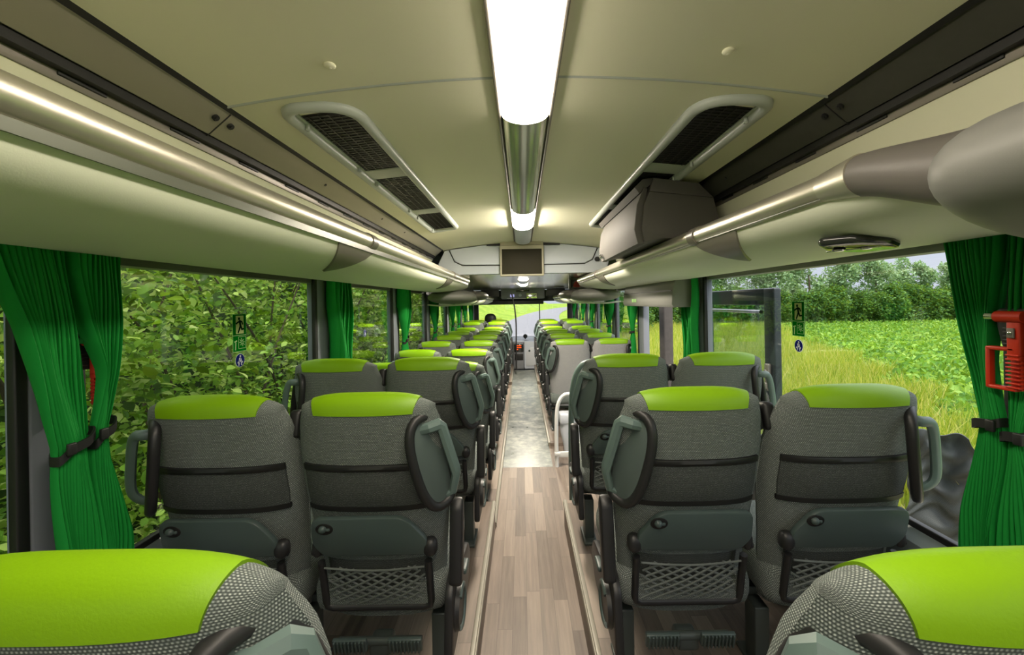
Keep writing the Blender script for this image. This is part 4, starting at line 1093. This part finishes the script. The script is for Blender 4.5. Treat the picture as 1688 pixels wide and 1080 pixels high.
# ---------------------------------------------------------------- outside
def np_mesh(name, V, F, mat, smooth=False):
    me = bpy.data.meshes.new(name); me.vertices.add(len(V)); me.vertices.foreach_set('co', V.astype(np.float32).ravel())
    k = F.shape[1]; me.loops.add(F.size); me.loops.foreach_set('vertex_index', F.astype(np.int32).ravel())
    me.polygons.add(len(F)); me.polygons.foreach_set('loop_start', np.arange(0, F.size, k, dtype=np.int32))
    me.polygons.foreach_set('loop_total', np.full(len(F), k, np.int32))
    me.update(calc_edges=True); me.materials.append(M[mat])
    if smooth: me.polygons.foreach_set('use_smooth', [True]*len(F))
    return me
def rots(n, tilt, rng):
    """random frames: yaw anywhere, normals near +z tilted by up to tilt"""
    yaw = rng.uniform(0, 2*PI, n); ti = rng.normal(0, 1, n)*tilt; ro = rng.normal(0, 1, n)*tilt
    cy, sy, ct, st, cr, sr = np.cos(yaw), np.sin(yaw), np.cos(ti), np.sin(ti), np.cos(ro), np.sin(ro)
    Z = np.zeros(n); O = np.ones(n)
    Rz = np.stack([cy, -sy, Z, sy, cy, Z, Z, Z, O], 1).reshape(n, 3, 3)
    Rx = np.stack([O, Z, Z, Z, ct, -st, Z, st, ct], 1).reshape(n, 3, 3)
    Ry = np.stack([cr, Z, sr, Z, O, Z, -sr, Z, cr], 1).reshape(n, 3, 3)
    return Rz@Rx@Ry
LEAF = np.array([(0, 0, 0), (.0, .3, -.03), (.25, .35, .05), (-.25, .35, .05), (0, .65, -.06), (.22, .68, .01), (-.22, .68, .01), (0, 1, -.16)], float)
LF = np.array([(0, 2, 1, 0), (0, 1, 3, 0), (1, 2, 5, 4), (3, 1, 4, 6), (4, 5, 7, 4), (6, 4, 7, 6)])
LT = np.array([(0, 2, 1), (0, 1, 3), (1, 2, 5), (1, 5, 4), (3, 1, 4), (3, 4, 6), (4, 5, 7), (6, 4, 7)])
def leaves(pos, size, tilt, rng, slim=1.):
    n = len(pos); R = rots(n, tilt, rng)
    T = LEAF*np.array([slim, 1, 1])
    V = np.einsum('nij,kj->nki', R, T)*size[:, None, None]+pos[:, None, :]
    F = (LT[None]+(np.arange(n)*len(LEAF))[:, None, None]).reshape(-1, 3)
    return V.reshape(-1, 3), F
def join(parts):
    V, F, o = [], [], 0
    for v, f in parts: V.append(v); F.append(f+o); o += len(v)
    return np.concatenate(V), np.concatenate(F)

# hedge: sprigs of leaves along the road edge
def hedge_noise(y, z):
    return .5*np.sin(y*1.7+z*.9)+.35*np.sin(y*3.9-z*2.3+1)+.25*np.sin(y*7.1+z*5.3+2)
def hedge_mesh():
    rng = np.random.default_rng(3); parts = []
    ns = 9500
    y = rng.uniform(-1.5, 15., ns); z = rng.uniform(GZ, 3.0, ns)**1.0
    dep = np.abs(rng.normal(0, .45, ns))
    x = -(2.3+.35*hedge_noise(y, z)+dep+.10*np.maximum(0, .6-z)*-1.0+.16*np.maximum(0, z-1.2)*-.6)
    C = np.stack([x, y, z], 1)
    # twig direction: outwards to the road, drooping
    d = np.stack([rng.normal(.55, .45, ns), rng.normal(0, .7, ns), rng.normal(.05, .45, ns)], 1); d /= np.linalg.norm(d, axis=1)[:, None]
    ln = rng.uniform(.22, .48, ns)
    big = rng.uniform(0, 1, ns)**2
    for k in range(11):
        t = k/10.
        pos = C+d*(ln*t)[:, None]+rng.normal(0, .035, (ns, 3))
        pos[:, 0] = np.minimum(pos[:, 0], -1.5)
        size = (.060+.062*big)*rng.uniform(.7, 1.2, ns)*(1-.25*t)
        parts.append(leaves(pos, size, .55, rng, rng.uniform(.9, 1.3)))
    # a far tall layer
    n2 = 26000
    y = rng.uniform(-3, 22, n2); z = rng.uniform(GZ, 4.6, n2); x = -(3.6+.7*hedge_noise(y*.8, z)+np.abs(rng.normal(0, .5, n2)))
    parts.append(leaves(np.stack([x, y, z], 1), rng.uniform(.08, .15, n2), .6, rng, 1.15))
    return join(parts)
V, F = hedge_mesh()
o = bpy.data.objects.new('hedge_foliage', np_mesh('hedge_foliage', V, F, 'leaf')); COL.objects.link(o)
tag(o, 'dense green leafy hedge pressing close outside the windows', 'hedge', kind='stuff')
# twigs in the hedge
m = MB(); rnd = random.Random(5)
for i in range(90):
    y = rnd.uniform(-1, 14); p = Vector((-2.9+rnd.uniform(-.3, .3), y, GZ)); pts = [p]
    dr = Vector((rnd.uniform(-.05, .25), rnd.uniform(-.35, .35), 1)).normalized()
    for q in range(6):
        p = p+dr*.6; p.x = min(p.x, -2.0); dr = (dr+Vector((rnd.uniform(-.15, .25), rnd.uniform(-.3, .3), rnd.uniform(-.1, .1)))).normalized(); pts.append(p)
    m.tube(pts, [.022*(1-.13*k) for k in range(7)], 6)
st = m.build('hedge_stems', 'bark', o); st['kind'] = 'stuff'
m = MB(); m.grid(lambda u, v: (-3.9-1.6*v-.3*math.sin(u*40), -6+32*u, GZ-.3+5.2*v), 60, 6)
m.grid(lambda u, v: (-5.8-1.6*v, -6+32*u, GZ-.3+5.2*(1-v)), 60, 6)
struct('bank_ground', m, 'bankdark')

# ground, road, field
def strip(name, mat, fL, fR, y0, y1, z, n=60):
    m = MB(); m.grid(lambda u, v: (fL(y0+(y1-y0)*v)*(1-u)+fR(y0+(y1-y0)*v)*u, y0+(y1-y0)*v, z), 6, n); return struct(name, m, mat)
rc = lambda y: .0010*max(0, y-22)**2+.2
m = MB(); m.grid(lambda u, v: (-160+320*u, -60+420*v, GZ-.06+ (max(0, (-60+420*v)-60)*.004)), 20, 40); struct('ground', m, 'meadow')
m = MB()
def rd(u, v):
    y = -30+230*v**1.6; c = rc(y); w = 3.4 if y < 10 else 3.4+min(1, (y-10)/30)*.9
    return (c-w*.62+(w*1.62)*u if False else c+(-2.3-(w-3.4)) * (1-u)+(3.0+(w-3.4))*u, y, GZ-.01+max(0, y-60)*.004+.0)
m.grid(rd, 6, 120); struct('road', m, 'asphalt')
strip('ground_verge', 'kerb', lambda y: 2.6, lambda y: 4.9, -8, 18, GZ+.0)
FX0 = 6.6
def fz(x, y): return GZ-.02+(-.012)*max(0, x-6)*0
m = MB(); m.grid(lambda u, v: (FX0-1.0+70*u, -8+44*v, GZ-.03), 10, 10); struct('field_ground', m, 'soil')
def crop_mesh():
    rng = np.random.default_rng(8); P = []
    xs = np.arange(3.9, 46, .45)
    for x in xs:
        st = .24 if x < 20 else .4
        y = np.arange(-1, 35, st)+rng.uniform(-.1, .1)
        vis = (y > .55*(x-1)-3)&(y < 1.05*x+24)&(x > 8.3+.5*(y-8.7))
        y = y[vis]
        P.append(np.stack([np.full(len(y), x)+rng.normal(0, .05, len(y)), y+rng.normal(0, .06, len(y)), np.full(len(y), GZ)], 1))
    P = np.concatenate(P); n = len(P); parts = []
    for k in range(11):
        a = rng.uniform(0, 2*PI, n); r = rng.uniform(.0, .16, n); h = rng.uniform(.12, .42, n)
        pos = P+np.stack([r*np.cos(a), r*np.sin(a), h], 1)
        parts.append(leaves(pos, rng.uniform(.12, .24, n), .8, rng, .95))
    return join(parts)
V, F = crop_mesh()
o = bpy.data.objects.new('crop_leaves', np_mesh('crop_leaves', V, F, 'crop')); COL.objects.link(o); tag(o, 'low green leafy crop filling the field outside', 'crop', kind='stuff')
def grass_mesh(n, xr, yr, hr, rng, zoff=0.):
    x = rng.uniform(*xr, n); y = rng.uniform(*yr, n)
    m_ = (x < 8.6+.5*(y-8.7)+.5*np.sin(y*2.3)) | (x < 0); x, y = x[m_], y[m_]; n = len(x)
    keep = (.5+.5*np.sin(x*1.3+y*.7)*np.sin(y*1.1-x*.4)) > rng.uniform(-.6, .9, n)
    x, y = x[keep], y[keep]; n = len(x)
    h = rng.uniform(*hr, n); a = rng.uniform(0, 2*PI, n); w = rng.uniform(.006, .014, n); b = rng.uniform(.05, .5, n)*h; c = rng.uniform(0, 2*PI, n)
    z = np.full(n, GZ+zoff)
    dx, dy = np.cos(a)*w, np.sin(a)*w; bx, by = np.cos(c)*b, np.sin(c)*b
    V = np.stack([np.stack([x-dx, y-dy, z], 1), np.stack([x+dx, y+dy, z], 1), np.stack([x+dx*.8+bx*.35, y+dy*.8+by*.35, z+h*.6], 1), np.stack([x-dx*.8+bx*.35, y-dy*.8+by*.35, z+h*.6], 1), np.stack([x+bx, y+by, z+h], 1)], 1)
    F = np.array([(0, 1, 2), (0, 2, 3), (3, 2, 4)])[None]+(np.arange(n)*5)[:, None, None]
    return V.reshape(-1, 3), F.reshape(-1, 3)
rng = np.random.default_rng(21)
parts = [grass_mesh(120000, (4.5, 12), (-.5, 16), (.25, .8), rng), grass_mesh(60000, (3.5, 20), (14, 35), (.3, .8), rng), grass_mesh(9000, (3.4, 4.9), (4.6, 14), (.08, .35), rng)]
V, F = join(parts); o = bpy.data.objects.new('verge_grass', np_mesh('verge_grass', V, F, 'grass')); COL.objects.link(o); tag(o, 'tall yellow-green grass on the verge beside the field', 'grass', kind='stuff')
parts = [grass_mesh(26000, (-6.5, -2.9), (15, 60), (.15, .5), rng), grass_mesh(5000, (-3.3, -2.6), (0, 15), (.1, .3), rng)]
V, F = join(parts); o = bpy.data.objects.new('bank_grass', np_mesh('bank_grass', V, F, 'grass')); COL.objects.link(o); tag(o, 'yellow-green roadside grass ahead of the windscreen on the hedge side', 'grass', kind='stuff')
# grassy bank ahead on the hedge side
m = MB(); m.grid(lambda u, v: (rc(14+160*v)-3.4-26*u, 14+160*v, GZ-.05+min(1, v*5)*(5.5*smooth(u*1.3)+.9*math.sin(u*9+v*14)*u)), 24, 40); struct('meadow_hill', m, 'meadow')

# tree row beyond the field
def tree_mesh(seed, h, w, n, leafs, low=.0):
    rng = np.random.default_rng(seed)
    nb = 34; bz = rng.uniform(low, 1, nb)**.85; bw = np.where(bz < .75, 1, 1.0-(bz-.75)*2.4)
    ang = rng.uniform(0, 2*PI, nb); rr = rng.uniform(.1, .75, nb)*w*bw
    B = np.stack([rr*np.cos(ang), rr*np.sin(ang), bz*h*.93], 1); R = rng.uniform(.22, .42, nb)*w
    pk = rng.integers(0, nb, n); d = rng.normal(0, 1, (n, 3)); d /= np.linalg.norm(d, axis=1)[:, None]
    pos = B[pk]+d*(R[pk]*rng.uniform(.55, 1, n)**.6)[:, None]*np.array([1, 1, 1.25])
    pos[:, 2] = np.maximum(pos[:, 2], .05)
    return leaves(pos, rng.uniform(*leafs, n), .7, rng, 1.0)
TM = []
for q in range(4):
    v, f = tree_mesh(40+q, 6.6, 1.55, 5200, (.14, .30)); TM.append(np_mesh('crown', v, f, 'treeleaf'))
TD = []
for q in range(3):
    v, f = tree_mesh(60+q, 3.6, 1.7, 4200, (.14, .30)); TD.append(np_mesh('foliage', v, f, 'treeleafdark'))
mt = MB(); mt.tube([(0, 0, 0), (.05, 0, 2), (-.05, .1, 4.2)], [.14, .11, .05], 8); TRK = mt.mesh('trunk', M['bark'])
mt = MB(); mt.tube([(0, 0, 0), (.05, 0, 1), (.02, .1, 2.0)], [.07, .05, .03], 8); STM = mt.mesh('stem', M['bark'])
rnd = random.Random(3)
for i in range(24):
    x = 8.0+i*1.75+rnd.uniform(-.35, .35); y = 37.5+rnd.uniform(-.7, .7)+.02*(x-20)
    sc = rnd.uniform(.86, 1.1)
    t = thing('row_tree', 'slender pale green tree in the row beyond the crop field', 'tree', (x, y, GZ-.05), 'trees beyond the field', rnd.uniform(0, 6))
    t.scale = (sc, sc, sc*rnd.uniform(.95, 1.08)); link('crown', TM[i % 4], t); link('trunk', TRK, t)
for i in range(24):
    x = 7.0+i*1.75+rnd.uniform(-.3, .3); y = 36.0+rnd.uniform(-.3, .3)+.02*(x-20); sc = rnd.uniform(.8, 1.05)
    t = thing('thicket_bush', 'dark green bush in the thicket under the tree row', 'bush', (x, y, GZ-.05), 'bushes under the tree row', rnd.uniform(0, 6))
    t.scale = (sc, sc, sc*.9); link('foliage', TD[i % 3], t); link('stem', STM, t)
# shrubs past the doorway
for i, (x, y, s) in enumerate(((6.5, 26, .62), (8.6, 30, .7), (5.4, 34, .6))):
    t = thing('roadside_shrub', ['round green shrub by the road seen through the middle doorway', 'taller green shrub behind the round one past the doorway', 'green shrub farther along the road edge'][i], 'bush', (x, y, GZ), 'roadside shrubs', i*1.7)
    t.scale = (s, s, s*.8); link('foliage', TD[i % 3], t); link('stem', STM, t)
# wooden post and sheet by the verge
m = MB(); m.box((0, 0, 1.9), (.15, .15, 3.8), None, .02); o = m.build('wooden_post', 'wood'); o.location = (2.16, 6.1, GZ); o.rotation_euler = (0, 0, .2); tag(o, 'weathered dark wooden post outside the middle doorway', 'post')
m = MB(); rs = np.random.default_rng(4)
def sheet(u, v):
    y = -.34+.68*u; z = 1.12*v
    w = (1-.35*v)*(1 if u < .5 else (.9+.12*math.sin(9*v)))
    cr = .05*math.sin(9*u+5*v)+.03*math.sin(17*v-6*u)+.022*math.sin(38*v+9*u+2*math.sin(7*u))+.012*math.sin(61*v+23*u)*u
    return (cr+.10*(1-v)*math.cos(u*3), y*w+.03*math.sin(14*v), z+.03*math.sin(11*u))
m.grid(sheet, 30, 44); m.grid(lambda u, v: Vector(sheet(u, v))+Vector((.03, .0, 0)), 30, 44, flip=True)
for a in (0, 1): m.grid(lambda u, v: Vector(sheet(a, u))+Vector((.03*v, 0, 0)), 44, 1); m.grid(lambda u, v: Vector(sheet(u, a))+Vector((.03*v, 0, 0)), 30, 1)
o = m.build('black_sheet', 'crumpledblack', None, 80); o.location = (4.15, 4.05, GZ); o.rotation_euler = (0, 0, .75); tag(o, 'crumpled black sheet-like shape standing on the verge outside the window', 'sheet')  # thin crumpled black form, upright on the verge

# ---------------------------------------------------------------- light and camera
w = bpy.data.worlds.new('overcast_sky'); SC.world = w; w.use_nodes = True
nt = w.node_tree; nt.nodes.clear()
out = nt.nodes.new('ShaderNodeOutputWorld'); bg = nt.nodes.new('ShaderNodeBackground'); tc = nt.nodes.new('ShaderNodeTexCoord')
sep = nt.nodes.new('ShaderNodeSeparateXYZ'); rp = nt.nodes.new('ShaderNodeValToRGB')
nt.links.new(tc.outputs['Generated'], sep.inputs[0]); nt.links.new(sep.outputs[2], rp.inputs[0])
e = rp.color_ramp.elements; e[0].position = 0.; e[0].color = srgb(124, 127, 138); e[1].position = .5; e[1].color = srgb(228, 231, 240)
x_ = e.new(.14); x_.color = srgb(132, 135, 146)
nt.links.new(rp.outputs[0], bg.inputs[0]); bg.inputs[1].default_value = 3.1; nt.links.new(bg.outputs[0], out.inputs[0])
sun = bpy.data.lights.new('sun', 'SUN'); sun.energy = 3.2; sun.angle = math.radians(20); sun.color = (1, .95, .84)
so = bpy.data.objects.new('sun', sun); COL.objects.link(so)
so.rotation_euler = Vector((-.20, .42, -.88)).to_track_quat('-Z', 'Y').to_euler(); so.location = (20, 10, 30)
cam = bpy.data.cameras.new('camera'); co = bpy.data.objects.new('camera', cam); COL.objects.link(co)
co.location = (0, 0, HC); co.rotation_euler = (PI/2, math.radians(1.0), 0)
cam.sensor_width = 36; cam.lens = 670/1688*36; cam.shift_x = (844-860)/1688; cam.shift_y = (499-540)/1688; cam.clip_start = .02; cam.clip_end = 2000
SC.camera = co
SC.view_settings.view_transform = 'Standard'; SC.view_settings.look = 'None'; SC.view_settings.gamma = 1; SC.view_settings.use_curve_mapping = False
SC.view_settings.exposure = 0.2
SC.cycles.max_bounces = 10; SC.cycles.diffuse_bounces = 5; SC.cycles.glossy_bounces = 4; SC.cycles.transparent_max_bounces = 24
SC.cycles.sample_clamp_indirect = 6
